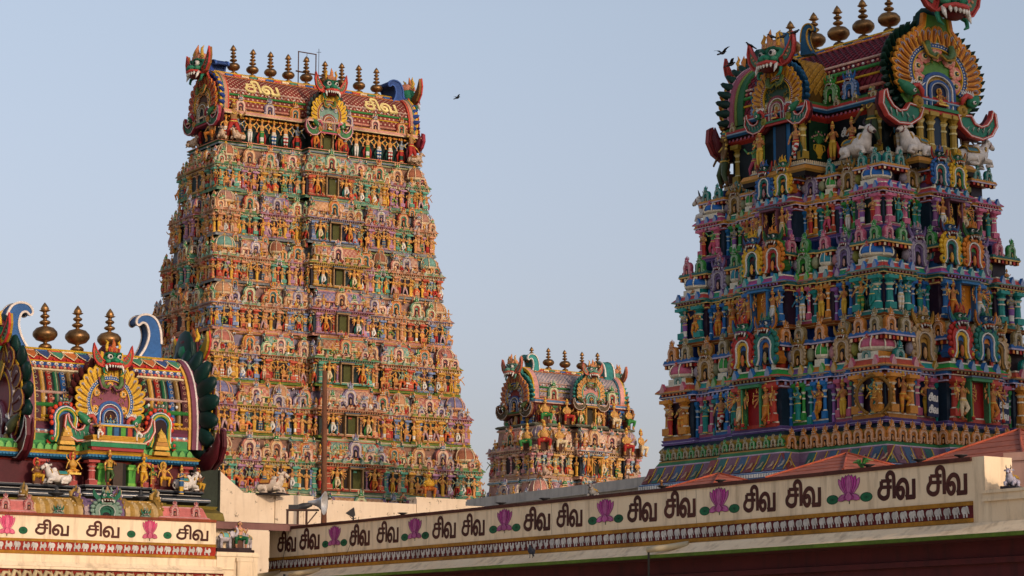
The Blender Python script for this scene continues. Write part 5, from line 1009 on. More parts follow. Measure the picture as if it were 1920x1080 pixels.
# ---- the small tower between them
def small_tower():
    r = root('temple_tower', (4.02, 180, 0), 37, 'small orange carved tower between the two tall ones, five brass finials', 'temple tower'); T = Tower(r, PLASTERF, {'statue': 98})
    fig = dict(k=1.2, dent=.3, crowd=True, schemes=[('#d8a888', '#ecd8bc', '#d09a88', '#c98a7a', '#3a2a2c'), ('#c98a8a', '#ecd8bc', '#d8b08a', '#a890a0', '#2a2a3a'), ('#d8a860', '#ecd8bc', '#b5907a', '#c99a80', '#33262a'), ('#8fa8b8', '#ecd8bc', '#d09a88', '#d0a888', '#2c2a36')], mainface=0, nasi=[f'Bnasi{i}' for i in range(6)], guard=['Bguard0', 'Bguard1'], center=.3, step=.68, figs=[f'Bfig{i}' for i in range(14)], fs=1.5, H0=3.9, ustep=.95, us=.85, upper=['Bsit0', 'Bnasi2', 'Bsit1', 'Bsit3', 'Bnasi1'], doorc='#3a3428', doorf='#d8a04a')
    pals = [('#c97a6a', '#ecd8bc', '#2a2630', '#d8a07c', '#7fa0b0', '#c09080'), ('#d8a890', '#ecd8bc', '#2c3036', '#cf9478', '#d8a090', '#b08878')]
    for i, (z, z1, hx, hy) in enumerate(((11.2, 15.7, 5.25, 3.0), (15.7, 19.6, 4.75, 2.5))):
        fb = [(-1, -.74, .2, 'kuta', i), (-.7, -.28, 0, 'shala', i + 1), (-.24, .24, .8, 'center', i + 2)]; fb = fb + [(-b, -a, p, kk, c) for a, b, p, kk, c in reversed(fb[:-1])]
        sb = [(-1, -.5, .2, 'kuta', i), (-.45, .45, .3, 'shala', i + 3), (.5, 1, .2, 'kuta', i)]
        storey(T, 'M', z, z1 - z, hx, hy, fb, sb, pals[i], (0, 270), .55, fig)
    PR['Mhorse'] = bull('#c9a890', '#c9603a')
    for n in range(3): PR[f'Mgiant{n}'] = figure('#dba05a', (RED, CREAM, GREEN)[n], None, GOLDP, 2, 'squat', None, None, None, 1, belly=.05)
    for n, (x, y, a, z, s) in enumerate([(-4.6, -3.3, -30, 17.7, 2.5), (-3.1, -3.2, 0, 17.7, 2.4), (-5.3, -2.2, -60, 17.7, 2.3), (3.3, -3.2, 0, 17.7, 2.4), (4.7, -3.2, 25, 17.7, 2.4), (-3.9, -2.55, -15, 19.75, 2.2), (-1.9, -2.6, 0, 19.75, 2.2), (2.6, -2.6, 10, 19.75, 2.2), (4.1, -2.5, 15, 19.75, 2.2)]): T.put('statue', f'Mgiant{n % 3}', TR(x, y, z, a, s), 9)
    for x, y, a, z in ((-4.9, -3.9, 30, 15.75), (3.3, -3.9, 170, 15.75)): T.put('bull_statue', 'Mhorse', TR(x, y, z, a, 1.25), 9)
    z, hx, hy = 19.6, 4.35, 2.0; g = G(); P = plan(hx, hy, [(-1, -.25, 0), (-.25, .25, .8), (.25, 1, 0)], [(-1, 1, 0)])
    sweep(g, P, [(.4, 0, '#6a6a58'), (.45, .12, '#8a8a78'), (.3, .2, '#6a6a58'), (-.1, .22, '#7a4c46'), (-.1, 1.5, '#d09a84'), (.1, 1.6, '#c9503a'), (.35, 1.68, '#d8b09a'), (.35, 1.75, '#6a8aa8'), (.1, 1.95, '#c9764a'), (0, 2.05, '#8a5a4a')], z)
    for x, y, a, i in along(P, -.05, .9, (0, 270)): pillar(g, x, y, z + .2, 1.35, .13, ('#c9403a', '#3a6aa8', '#d8a04a', '#4a8a5a')[rnd.randrange(4)], CREAM)
    obj('storey', g, T.mat, r); door(T, 0, 0, hy + .7, z + .2, 1.3, fig)
    for n, (x, y, a, i) in enumerate(along(P, .02, .62, (0, 270))):
        if abs(x) > .9 or a % 360: T.put('statue', f'Bfig{n * 3 % 14}', TR(x, y, z + .2, a, 1.3), 5)
    for s in (-1, 1): T.put('statue', 'Bguard0', TR(s * .85, -hy - .95, z + .2, 0, 1.3), 9)
    _, rfs = roof(T, 21.6, 4.4, 1.6, 2.3, 'lattice', ('#b8a8a8', '#5a6484', '#d8b8a8'), 2, 1.75, [-3.2, -1.6, 0, 1.6, 3.2], .3)
    end_rims(T, rfs, 21.6, 4.4, [(0, .1, .2, YEL), (.1, .5, .2, '#d89a90'), (.5, .6, .14, '#4a7a8a')], r)
    dormer(T, 21.5, 2.5, .9, 1.7, 'lattice', ('#b8a8a8', '#5a6484', '#d8b8a8'), .3)
    for x in (-2.6, 3.0): T.put('horseshoe_ornament', 'Bnasi3', TR(x, -1.85, 21.6, 0, 1.0), 9)
    fc = dict(skin='#6a9a84', lip='#d0705a', crest='#d8906a', horn='#d8a86a', ear='#d88a6a')
    ga = dict(rim='#d07a5a', back='#3f8f86', band='#4a5a8a', field='#8a3a34', rose='#7a86a8', inner='#8a7a5a', curl='#8a5a3a', curl2='#5a4a34', niche='#15151c', roses=7, feathers=9, d=1)
    put_gable(T, 'midside', ga, TR(-4.7, 0, 20.3, -90, (1.6, 1.5, 1.5)), fc, TR(0, -.2, 2.0, s=.85), ('#3f9a94', WHITE, .3), TR(.1, .7, 1.9, 90, (.9, 1, .9)), statue='Bsit2')
    put_gable(T, 'midside', ga, TR(4.7, 0, 20.3, 90, (1.6, 1.5, 1.5)), fc, TR(0, -.2, 2.0, s=.85), ('#3f9a94', WHITE, .3), TR(0, .75, 1.75, 180, (1.2, 1, 1.0)))
    put_gable(T, 'midcentre', dict(ga, rim='#d89a5a', band='#3f8f7a', field='#c98a80', roses=5), TR(0, -hy - 1.0, 20.9, 0, (1.25, 1.2, 1.2)), fc, TR(0, -.2, 2.0, s=.85), statue='Bfig4')
    T.finish(PR); return r
small_tower()

# ---- the near shrine on the left
def left_shrine():
    r = root('roofed_shrine', (-15.75, 90, 0), 36, 'nearest shrine with ribbed blue, red and green barrel roof and three brass finials', 'shrine'); T = Tower(r, GLOSS, {})
    g = G(); P = [(-6, -2.0), (-1.43, -2.0), (-1.43, -2.75), (.56, -2.75), (.56, -2.0), (3.1, -2.0), (3.1, 2.0), (-6, 2.0)]
    sweep(g, P, [(.9, 0, '#8a7c6c'), (.9, 6.9, '#6b5a2a'), (.95, 7.3, '#7a6a2a'), (.9, 7.55, '#5f5224'), (.7, 7.7, '#8a7a34'), (.75, 7.8, '#8a7a34'), (.4, 7.84, '#14151a'), (.55, 7.95, '#4a5058'), (.55, 8.02, WHITE), (.55, 8.045, '#4a5058'), (.5, 8.1, '#14151a'), (.3, 8.14, '#14151a'), (.28, 8.2, '#c9c4ba'), (.28, 8.22, '#14151a'), (.36, 8.3, '#3a4048'), (.36, 8.36, '#c9c4ba'), (.3, 8.38, '#20242a'), (-.25, 8.4, '#571c24'), (-.25, 9.25, '#b5483a'), (-.2, 9.3, '#14151a'), (.1, 9.34, '#1f5f86'), (.2, 9.42, '#1f5f86'), (.2, 9.5, YEL), (.25, 9.56, '#a8702a'), (.1, 9.66, '#3a7a44'), (-.05, 9.9, '#4f9a54'), (-.15, 10.0, '#571c24')], 0)
    for x, y, a, i in along(P, .2, .13, (0, 270)): b = G(); b.box(-.045, .045, -.03, .05, 9.4, 9.47, '#2f78a0'); g.put(b, TR(x, y, 0, a))
    for x in (-2.95, -1.75, -1.32, .75, 1.6, 2.9): 
        pillar(g, x, -2.0 + .1 - (.75 if -1.5 < x < .8 else 0), 8.4, .9, .13, '#b5504a', '#e0a8a0')
    for x in (-.95, .28): g.box(x - .14, x + .14, -2.72, -2.3, 8.4, 9.2, '#4f9a3a'); g.box(x - .2, x + .2, -2.76, -2.4, 9.0, 9.1, '#7fb84a'); g.box(x - .17, x + .17, -2.74, -2.4, 8.42, 8.52, '#7fb84a')
    g.box(-.5, -.12, -2.75, -2.35, 8.4, 9.25, '#4a3a30'); g.box(-.14, .08, -2.62, -2.3, 8.4, 9.25, '#120c0c')
    # green cove leaves and the gallery under the front gable
    for x, y, a, i in along(P, .02, .3, (0, 270)): b = G(); b.ext([(-.12, 9.66), (-.1, 9.8), (0, 9.9), (.1, 9.8), (.12, 9.66)], -.1, .0, '#6fae5a', '#2f6a3a'); g.put(b, TR(x, y, 0, a))
    xs = -.44
    g.box(xs - 1.05, xs + 1.05, -2.95, -1.4, 9.66, 9.78, '#a83a3a'); g.box(xs - 1.1, xs + 1.1, -3.0, -1.4, 9.78, 9.95, '#2f8a5a'); g.box(xs - 1.12, xs + 1.12, -3.03, -1.4, 9.95, 10.0, CREAM)
    for i in range(4): g.box(xs - 1.0 - .02 * i, xs + 1.0 + .02 * i, -2.97 - .02 * i, -1.5, 10.0 + .05 * i, 10.045 + .05 * i, '#d8a02e', '#a8702a')
    for i in range(5): x = xs - .55 + .275 * i; g.box(x - .1, x + .1, -2.8, -1.6, 10.2, 10.55, ('#b5482e', '#4f9a3a', '#2f5f8a', '#4f9a3a', '#b5482e')[i], '#16263a'); g.box(x + .1, x + .175, -2.82, -1.6, 10.2, 10.55, '#16263a')
    g.box(xs - .75, xs + .75, -2.85, -1.5, 10.55, 10.6, YEL); g.box(xs - .7, xs + .7, -2.83, -1.5, 10.6, 10.66, LBLUE)
    obj('shrine_body', g, T.mat, r)
    rf, S = roof(T, 10.0, 3.75, 1.5, 3.35, 'ribs', ('#a83a2e', '#c9963a', '#3a2a2a'), 2, 1.85, [-2.06, -.76, .55], .27, '#4a8a6a')
    g = G()     # painted bands above and below the ribs
    for t0, t1, o, c in ((.40, .50, .1, '#3f7a5a'), (.365, .40, .12, '#c9703a'), (.325, .365, .14, '#b5342a'), (.318, .325, .16, YEL), (.29, .318, .13, '#2f4f86'), (.272, .29, .14, '#8a3a34'), (.262, .272, .16, '#dcc8a0'), (.052, .06, .15, '#a8702a'), (.04, .052, .13, '#5a2438'), (.03, .04, .15, '#6a2a44'), (.018, .03, .13, '#7f94b8'), (.0, .018, .15, '#3f8a52')):
        V = [];
        for x in (-3.7, 3.1):
            for t in (t0, t1): V += [S(x, t, 0), S(x, t, o)]
        g.add(V, [(0, 1, 5, 4), (1, 3, 7, 5), (2, 3, 7, 6)], C(c))
    for i in range(46):
        x = -3.6 + 6.7 * i / 45; c0 = S(x, .281, .16); g.ell(c0, (.065, .06, .065), '#c9584a' if i % 2 else '#d8b080', 6, 4); c0 = S(x, .056, .16); g.ell(c0, (.05, .05, .05), '#c9963a', 5, 3)
        if i % 2 == 0: c0 = S(x, .304, .15); g.ell(c0, (.1, .05, .07), WHITE, 7, 4); g.ell((c0[0], c0[1] - .04, c0[2]), (.04, .03, .03), '#c9584a', 5, 3); c0 = S(x, .024, .14); g.ell(c0, (.08, .05, .07), WHITE, 6, 3)
    for i in range(13):
        x = -3.5 + 6.5 * i / 12; c = ('#4a8a6a', '#c9703a', '#3a4f7a')[i % 3]
        pts = [S(x + dx, t, .2) for dx, t in ((-.24, .42), (-.22, .375), (0, .335), (.22, .375), (.24, .42))]; g.add(pts, None, None, [(0, 1, 2), (0, 2, 4), (2, 3, 4)], C(c)); g.tube(pts, .022, CREAM, 4); g.ell(S(x + .27, .335, .18), (.05, .05, .08), '#c9342a', 6, 4)
    obj('roof_band', g, T.mat, r, TR(0, 0, 10.0))
    end_rims(T, S, 10.0, 3.75, [(.02, .1, .3, '#d8a84a'), (.1, .52, .28, '#7a4458'), (.27, .34, .295, '#e4d8d0'), (.52, .62, .18, '#d8a84a'), (.62, .85, .12, '#4a1820')], r)
    fc = dict(skin='#1f7f55', lip='#c93a34', crest='#b5483a', horn=YEL, ear='#c9583a')
    ga = dict(rim='#5a2028', back='#10342e', band='#7a4a5c', field='#7a2a30', rose='#a8584a', inner='#a8843a', curl='#571c24', curl2='#571c24', niche='#1a1414', roses=0, feathers=5, d=1, th=.2)
    for sx in (-1, 1):
        put_gable(T, 'lside', ga, TR(sx * 3.95, 0, 9.5, 90 * sx, (1.95, 1.5, 1.9)), dict(fc, ear='#d8b02e', crest='#571c24'), TR(0, -.1, 1.9, s=(.8, .95, .62)), (BLUE, '#efe6da', .3), TR(0, 1.25, 1.78, 180 if sx > 0 else 0, (1.05, .6, .62)) @ TR(0, 0, 0, 90 if sx > 0 else 90) if 0 else None) if 0 else None
        o = put_gable(T, 'lside', ga, TR(sx * 3.9, 0, 9.35, 90 * sx, (2.15, 1.15, 2.05)), dict(fc, ear='#d8b02e', crest='#571c24'), TR(0, -.15, 1.92, s=(.72, 1.0, .58)))
        obj('crest', wv_mesh(), T.mat, r, TR(1.95 if sx > 0 else -3.15, 0, 13.35, 0, (1.35 * (1 if sx > 0 else -1), 1.0, 1.3)))
    put_gable(T, 'lcentre', dict(rim='#d8a82e', back='#5a2a2a', band='#2f5f9a', field='#8a4a5c', rose='#d89a3a', inner='#8a4a5c', curl='#c9584a', curl2='#2a7a5a', niche='#3a1418', roses=5, feathers=11, d=2), TR(-.44, -2.15, 10.05, 0, (1.33, 1.2, 1.38)), fc, TR(0, -.15, 1.86, s=(.68, .7, .66)), statue='Rsit3')
    dormer(T, 10.1, 2.0, .85, 2.2, 'lattice', ('#8a2a3a', '#c9963a', '#571c24'), .25)
    # two arches with golden towers in them on the roof front
    for x in (-2.15, 1.7):
        g = G(); g.ext(ushape(.5, 1.35, 11, .1), -.16, .2, '#2f5f9a', '#1f3f6a'); 
        for t in np.linspace(0, 1, 15): 
            u = ushape(.55, 1.42, 13, .12); k_ = t * (len(u) - 1); i0 = min(int(k_), len(u) - 2); q = k_ - i0; px = u[i0][0] * (1 - q) + u[i0 + 1][0] * q; pz = u[i0][1] * (1 - q) + u[i0 + 1][1] * q
            g.ell((px, -.1, pz), (.1, .08, .1), '#d8482e', 6, 4)
        g.rib(ushape(.36, 1.2, 11, .15), .12, -.24, -.1, '#4f9a4a'); g.rib(ushape(.36, 1.2, 11, .15), .04, -.26, -.1, YEL); g.rib(ushape(.45, 1.3, 11, .13), .04, -.22, -.1, WHITE); g.ext(ushape(.26, 1.05, 9, .2), -.2, -.1, '#2a1014')
        for s in (-1, 1): g.ell((s * .55, -.2, .1), (.15, .1, .14), '#2f7a4a', 7, 4); g.ell((s * .55, -.28, .1), (.07, .05, .07), '#c9443a', 6, 3)
        for z0, w_, c in ((-.3, .34, '#c9963a'), (-.1, .3, '#d8a84a'), (.05, .26, '#b5803a'), (.2, .2, '#c9963a'), (.34, .14, '#d8a84a')): g.fr(0, -.25, z0, w_, .14, z0 + .14, w_ * .9, .12, c)
        g.lathe([(.13, 0), (.15, .05), (.08, .12), (.02, .2), (0, .28)], '#d8b04a', 8, (0, -.25, .46)); g.put(guardian_face('#3a6a4a', '#c9443a', '#6a5a4a', YEL, '#5a4a5a', 1), TR(0, -.1, 1.38, s=.3))
        obj('arch_ornament', g, T.mat, r, TR(x, -1.95, 9.95))
    # statues on the ledge
    PR['Lman1'] = figure('#b5743a', '#3f5a2a', '#c99a3a', '#c99a3a', 2, 'cross', None, None, None, 1); PR['Lman2'] = figure('#d8a02e', '#d8a02e', None, GOLDP, 2, 'cross', None, None, None, 1, True)
    PR['Lgold'] = figure('#d8a04a', '#d8902e', None, GOLDP, 4, 'sit', None, None, RED, 1, belly=.07); PR['Lseat'] = figure('#d89a4a', '#d8a02e', None, GOLDP, 4, 'squat', None, None, GOLDP, 1)
    PR['Llady'] = figure('#d8a05a', '#2f5f8a', '#2f5f8a', GOLDP, 2, 'skirt', YEL, None, None, 1); PR['Llady2'] = figure('#3f8a4a', '#9a5a3a', '#a87a3a', GOLDP, 2, 'skirt', None, None, None, 1)
    PR['Ldwarf'] = figure('#7a5034', '#c99a2e', None, '#3a2a20', 2, 'squat', None, None, '#c9382e', 1, belly=.08); PR['Lboy'] = figure('#c98a5a', WHITE, None, None, 2, 'dance', None, None, None, 1)
    for k, x, y, z, a, s in (('Lman1', -.85, -3.15, 8.36, 10, 1.25), ('Lman2', .55, -3.1, 8.36, -10, 1.2), ('Lgold', -1.95, -2.4, 8.75, 0, 1.05), ('Lseat', 1.75, -2.4, 8.5, 0, 1.05), ('Llady', 2.3, -2.75, 8.2, 0, 1.05), ('Llady2', 1.2, -2.55, 8.3, 0, .95), ('Ldwarf', 3.3, -2.25, 8.36, 40, 1.05), ('Ldwarf', -3.3, -2.3, 8.36, 0, 1.1), ('Lboy', -1.25, -3.05, 10.0, 15, .75), ('Lboy', .35, -3.0, 10.0, -15, .75)): T.put('statue', k, TR(x, y, z, a, s))
    for x, y, a in ((-2.65, -2.5, 0), (2.75, -2.35, 180)): T.put('bull_statue', 'Lbull', TR(x, y, 8.38, a, 1.12))
    T.finish(PR)
    # row of low roofs standing in front, just above the parapet
    rr = root('low_shrine_row', (-14.35, 83.95, -.12), 36, 'row of low pink, gold and lilac model roofs in front of the ribbed shrine', 'shrine row')
    PKS = dict(l=1.6, c='#c9706a')
    for x0, x1, kind in ((-6.0, -2.95, 'pink'), (-2.95, -.95, 'gold'), (-.95, .62, 'lilac'), (.62, 2.12, 'gold'), (2.12, 3.75, 'pink')):
        g = G(); L = x1 - x0; m = L / 2
        c = dict(pink='#c9706a', gold='#a8823a', lilac='#7a5f80')[kind]
        if kind == 'pink':
            sweepP = [(-m, -.5), (m, -.5), (m, .8), (-m, .8)]
            sweep(g, sweepP, [(0, 6.3, DRED), (0, 6.85, '#7a2a26'), (.0, 6.95, BLK), (.22, 7.02, mixc(c, WHITE, .2)), (.22, 7.08, c), (.2, 7.2, mixc(c, WHITE, .3)), (.12, 7.24, c), (0, 7.55, mixc(c, WHITE, .25)), (-.05, 7.6, c)])
            for x in np.arange(-m + .15, m, .26): g.ell((x, -.62, 6.97), (.08, .08, .09), '#b5443a', 6, 4)
            for x in np.arange(-m + .45, m, .85): g.put(nasi(c, d=1, mono=True), TR(x, -.6, 7.26, 0, .36))
            for x in np.arange(-m, m, .12): g.ell((x, -.73, 7.14), (.035, .02, .035), mixc(c, WHITE, .6), 5, 3)
        else:
            g.box(-m, m, -.55, .8, 6.3, 7.0, mixc(c, BLK, .3), c); g.box(-m, m, -.62, .8, 7.0, 7.06, mixc(c, WHITE, .3)); g.box(-m, m, -.6, .8, 7.06, 7.12, c)
            br = barrel(m * .97, .62, .62, c, mixc(c, CREAM, .3), c, int(L / .18), tiles=False); g.put(br, TR(0, .0, 7.1))
            for x in np.arange(-m + .2, m - .1, .3):
                for t in (.2, .32, .42): a_ = math.pi * t; g.ell((x, -.66 * math.cos(a_), 7.1 + .62 * (.12 + .88 * math.sin(a_))), (.04, .04, .04), mixc(c, CREAM, .7), 5, 3)
            for s in (-1, 1): g.put(nasi(c, d=1, mono=True), TR(s * m * .97, 0, 6.95, s * 90, (1.15, .8, .85))); g.tube([(s * m * .97, .1, 7.7), (s * m * .85, .1, 8.0), (s * m * .97, .0, 8.12)], [.16, .1, .03], c, 6, .6)
            gm = nasi('#1f6f52', d=2, mono=True); g.put(gm, TR(0, -.72, 6.85, 0, (1.15, .9, .85) if kind == 'lilac' else (.42, .5, .42)))
        obj('low_roof', g, GLOSS, rr, TR((x0 + x1) / 2, 0, 0))
    for n, x in enumerate((-2.3, -1.5, .95, 1.5)): g = G(); g.lathe([(.2, 0), (.08, .05), (.08, .12), (.28, .2), (.3, .24), (.1, .27), (.06, .36), (.1, .4), (0, .48)], '#2a2020', 10); tag(obj('stone_lamp', g, DARKM, None, TR(-14.35 + x * .809 + .41, 83.95 + x * .588 + .73, 7.6)), ('dark stone lamp behind the gold roof, left of the lilac roof', 'dark stone lamp beside the left end of the lilac roof', 'dark stone lamp beside the right end of the lilac roof', 'dark stone lamp behind the right gold roof')[n], 'lamp', 'dark stone lamps behind the low roofs')
_wm = {}
def wv_mesh():
    if 'm' not in _wm: _wm['m'] = mesh_of(wave(BLUE, '#efe2d6', .28), 'crest', GLOSS)
    return _wm['m']
left_shrine()

# ------------------------------------------------------------------ walls round the tank
def lotus(g, x, z, h, y, pink, dark, sx=1.0):
    k = [0]
    def petal(cx, cz, ang, L, W, c):
        k[0] += 1; a = math.radians(ang); o = []
        for t, w_ in ((0, .12), (.2, .55), (.5, .95), (.75, .85), (.92, .4), (1, 0)): o.append((t, w_))
        pts = [(t * L, -w_ * W / 2) for t, w_ in o] + [(t * L, w_ * W / 2) for t, w_ in reversed(o[:-1])]
        tr = lambda p: (x + sx * h * (cx + p[0] * math.sin(a) + p[1] * math.cos(a)), z + h * (cz + p[0] * math.cos(a) - p[1] * math.sin(a)))
        yy = y - .0012 * k[0]
        g.poly([tr(p) for p in pts], yy, dark); k[0] += 1
        g.poly([tr((.02 * L + p[0] * .955, p[1] * .86)) for p in pts], yy - .0012, c)
        for s in (-.2, .2): g.rib([tr((L * t, s * W * q)) for t, q in ((.12, .3), (.45, 1), (.8, .6))], .008 * h, yy - .002, yy, mixc(c, WHITE, .35))
    L = mixc(pink, WHITE, .12)
    g.rib([(x, z - .06 * h), (x, z + .12 * h)], .05 * h, y - .001, y, '#2f5a34')
    for ang, l, w_, dx in ((-24, .72, .2, -.16), (24, .72, .2, .16), (-14, .76, .22, -.1), (14, .76, .22, .1), (-6, .78, .22, -.05), (6, .78, .22, .05), (0, .8, .24, 0)): petal(dx * .6, .24, ang, l, w_, pink if abs(ang) % 4 else L)
    for ang in (-118, 118): petal(.0, .3, ang, .46, .26, L)
    for ang in (-150, 150): petal(.0, .34, ang, .3, .2, pink)
    petal(0, .38, 180, .34, .3, L)
def lily(g, x, z, r, y, sx=1.0):
    pts = [(x + sx * r * math.cos(t), z + r * math.sin(t)) for t in np.linspace(0, 2 * math.pi, 19)[:-1]]
    g.poly(pts, y, '#0f3a28'); g.poly([(x + (a - x) * .9, z + (b - z) * .9) for a, b in pts], y - .0012, '#1f6b45')
    for t in np.linspace(0, 2 * math.pi, 10)[:-1]: g.rib([(x, z), (x + sx * r * .5 * math.cos(t), z + r * .5 * math.sin(t))], .03 * r * 2, y - .003, y - .001, '#0f3a28')
ELE = [(0, .62), (.03, .8), (.12, .93), (.3, 1.0), (.5, .98), (.62, 1.0), (.7, 1.06), (.82, 1.04), (.92, .92), (.97, .7), (.99, .5), (1.06, .36), (1.03, .3), (.93, .42), (.88, .56), (.8, .52), (.78, .3), (.8, .02), (.64, .02), (.62, .3), (.55, .34), (.42, .34), (.4, .28), (.42, .0), (.25, .0), (.2, .3), (.1, .4), (.05, .5)]
BIRD = [(.1, .55), (.0, .75), (.05, .98), (.2, 1.02), (.27, .9), (.22, .78), (.3, .62), (.5, .66), (.6, .82), (.68, 1.05), (.82, .92), (.95, 1.0), (.98, .8), (.9, .6), (.98, .45), (.86, .3), (.7, .3), (.62, .12), (.72, .0), (.5, .02), (.5, .22), (.4, .22), (.36, .02), (.2, .0), (.3, .12), (.28, .28), (.14, .38)]
YALI = [(.0, .5), (.05, .8), (.2, 1.0), (.35, .95), (.4, .75), (.6, .7), (.75, .85), (.7, 1.05), (.85, 1.05), (.92, .8), (.88, .6), (1.0, .4), (.95, .05), (.8, .0), (.82, .3), (.6, .35), (.45, .3), (.3, .0), (.15, .02), (.22, .25), (.1, .35)]
def relief(g, P, x, z, w_, h, y, col, flip=False, ear=True):
    pts = [(x + w_ * ((1 - a) if flip else a), z + h * b) for a, b in P]
    g.ext(pts, y - .014, y, col, mixc(col, '#8a7f78', .2))
    if ear: 
        e = [(x + w_ * ((1 - a) if flip else a), z + h * b) for a, b in ((.66, .9), (.78, .88), (.78, .62), (.68, .58), (.63, .72))]; g.ext(e, y - .02, y - .014, col, mixc(col, BLK, .3))
def parapet(name, loc, rz, label, u0, u1, zc, copc, mat, items, bands, frieze, lotc):
    r = root(name, (loc[0], loc[1], 0), rz, label, 'wall')
    z = bands
    obj('wall_face', box_g(u0, u1, 0, .38, z['low'], zc - .1), mat, r)
    g = G(); n = int((u1 - u0) / 1.7)
    for i in range(n): a, b = u0 + (u1 - u0) * i / n, u0 + (u1 - u0) * (i + 1) / n - .008; dz = rnd.uniform(-.006, .006); g.box(a, b, -.04, .42, zc - .1, zc + dz, copc)
    obj('coping', g, PLASTERF, r)
    if name == 'painted_parapet':
        for u in (10.95, 17.85, 24.6): g = G(); g.rib([(u + rnd.uniform(-.015, .015), zz) for zz in np.linspace(z['o0'] + .01, zc - .11, 6)], .014, -.0015, .001, '#7a6a58'); obj('wall_seam', g, PLASTERF, r)
    g = G(); n = int((u1 - u0) / .295)
    g.box(u0, u1, -.03, .1, z['o1'], z['o0'], '#b07a20'); g.box(u0, u1, -.012, .1, z['m1'], z['o1'], frieze); g.box(u0, u1, -.03, .1, z['o2'], z['m1'], '#b07a20')
    H = z['o1'] - z['m1']
    for i in range(n):
        u = u0 + .03 + .295 * i + rnd.uniform(-.01, .01); w_ = .235 * rnd.uniform(.94, 1.04); hh = H * rnd.uniform(.8, .88); col = mixc('#d9d4cc', '#8f877c', rnd.choice((0, 0, .05, .1, .3)))
        if name == 'painted_parapet':
            if u < 17.6: relief(g, BIRD, u, z['m1'] + .02, w_, hh, -.012, col, False, False)
            else: relief(g, ELE, u, z['m1'] + .02, w_, hh, -.012, col, False)
        else:
            if i % 2: relief(g, ELE, u, z['m1'] + .02, w_ * 1.05, hh, -.012, col, True)
            else: relief(g, YALI, u, z['m1'] + .02, w_ * 1.05, hh, -.012, col, True, False)
    obj('animal_frieze', g, PLASTERF, r)
    for kind, u in items:
        g = G()
        if kind == 'w': word(g, u - (.69 if name == 'painted_parapet' else .60) + rnd.uniform(-.03, .03), z['t0'] + rnd.uniform(-.015, .015), z['th'] * rnd.uniform(.97, 1.03), mixc('#4a211b', '#6a3a2c', rnd.random() * .6), -.002, .003, rnd.uniform(.15, .175), z['wsx'] * rnd.uniform(.96, 1.03)); obj('lettering', g, PLASTERF, r)
        if kind == 'l': 
            lotus(g, u, z['t0'] + (.03 if name == 'painted_parapet' else -.03), z['th'] * (.98 if name == 'painted_parapet' else 1.28), -.003, lotc, '#4a1030' if name == 'painted_parapet' else '#7a1a34', z['lsx']); obj('lotus_painting', g, PLASTERF, r)
        if kind == 'p': lily(g, u, z['t0'] + .13, .12, -.003, z['lsx'] * 1.25); obj('lily_pad_painting', g, PLASTERF, r)
    return r
def box_g(x0, x1, y0, y1, z0, z1, c='#d8c39c'):
    g = G(); g.box(x0, x1, y0, y1, z0, z1, c); return g
items = []
for k in range(20):
    u = 1.79 + 1.7 * k
    if k % 3 == 2: items += [('l', u), ('p', u - .62), ('p', u + .62)]
    else: items.append(('w', u))
items = [(a, u + (.12 if a == 'w' and u < 2.5 else 0)) for a, u in items]
rw = parapet('painted_parapet', (-8.85, 84.98), -55.884, 'long shaded cream parapet with brown script, purple lotuses and white elephant frieze', 0.62, 34.95, 6.67, '#5a2e22', CREAMW, items, dict(low=5.0, o0=5.64, o1=5.54, m1=5.24, o2=5.14, t0=5.82, th=.69, lsx=1.5, wsx=1.02), '#64161a', '#c43a9c')
g = G(); prof = [(.1, 5.14), (-.06, 5.12), (-.16, 5.02), (-.34, 4.9), (-.48, 4.84)]
def runx(g, u0, u1, prof, col):
    for (y0, z0), (y1, z1) in zip(prof[:-1], prof[1:]): 
        n = 24; us = np.linspace(u0, u1, n + 1); V = [(u, y, z) for u in us for y, z in ((y0, z0), (y1, z1))]; g.add(V, [(2 * i, 2 * i + 2, 2 * i + 3, 2 * i + 1) for i in range(n)], C(col))
runx(g, -.4, 40, prof, CREAM); obj('cove', g, CREAMW, rw)
g = G(); g.box(-.4, 40, -.5, -.3, 4.75, 4.84, '#5f7a20'); obj('cove_edge', g, PLASTERF, rw)
g = G(); runx(g, -.4, 40, [(-.3, 4.76), (.35, 4.72), (.35, 4.35), (.25, 4.33), (.25, 4.2), (.42, 4.18), (.42, 3.75), (.3, 3.72), (.3, 3.6), (.5, 3.58), (.5, 3.3), (1.6, 3.3), (1.6, 4.6)], '#4a1216'); obj('beam', g, MARW, rw)
g = G(); g.box(34.95, 35.35, .0, .9, 5.1, 6.66, CREAM); obj('end_pier', g, CREAMW, rw)
g = G()
for u in (4, 8.9, 13.8, 18.7, 23.6, 28.5, 33.4, 38.3):
    g.fr(u, .95, 3.0, .3, .3, 3.3, .55, .55, '#a8988a'); g.ell((u, .55, 3.15), (.35, .25, .25), '#a8988a', 10, 6); g.box(u - .28, u + .28, .67, 1.23, 0, 3.0, '#9a8a7c')
obj('pillar', g, GREYW, rw)
g = G(); g.box(-.4, 40, 6.5, 6.8, 0, 4.9, '#4a2a20'); g.box(-.4, 40, .4, 6.8, 4.85, 5.0, '#6a5a4a'); obj('corridor', g, MARW, rw)
lit = [('l', .25), ('p', .80), ('w', 1.78), ('w', 3.55), ('p', 4.6), ('l', 5.27), ('p', 5.92), ('w', 6.84)]
lw = parapet('sunlit_parapet', (-16.31, 76.64), 34.7, 'short sunlit cream parapet with brown script, pink lotuses and red animal frieze', -1.6, 7.72, 6.76, '#8a4224', CREAMW, lit, dict(low=5.1, o0=5.93, o1=5.84, m1=5.54, o2=5.44, t0=6.05, th=.5, lsx=1.05, wsx=1.24), '#a82a18', '#e8447a')
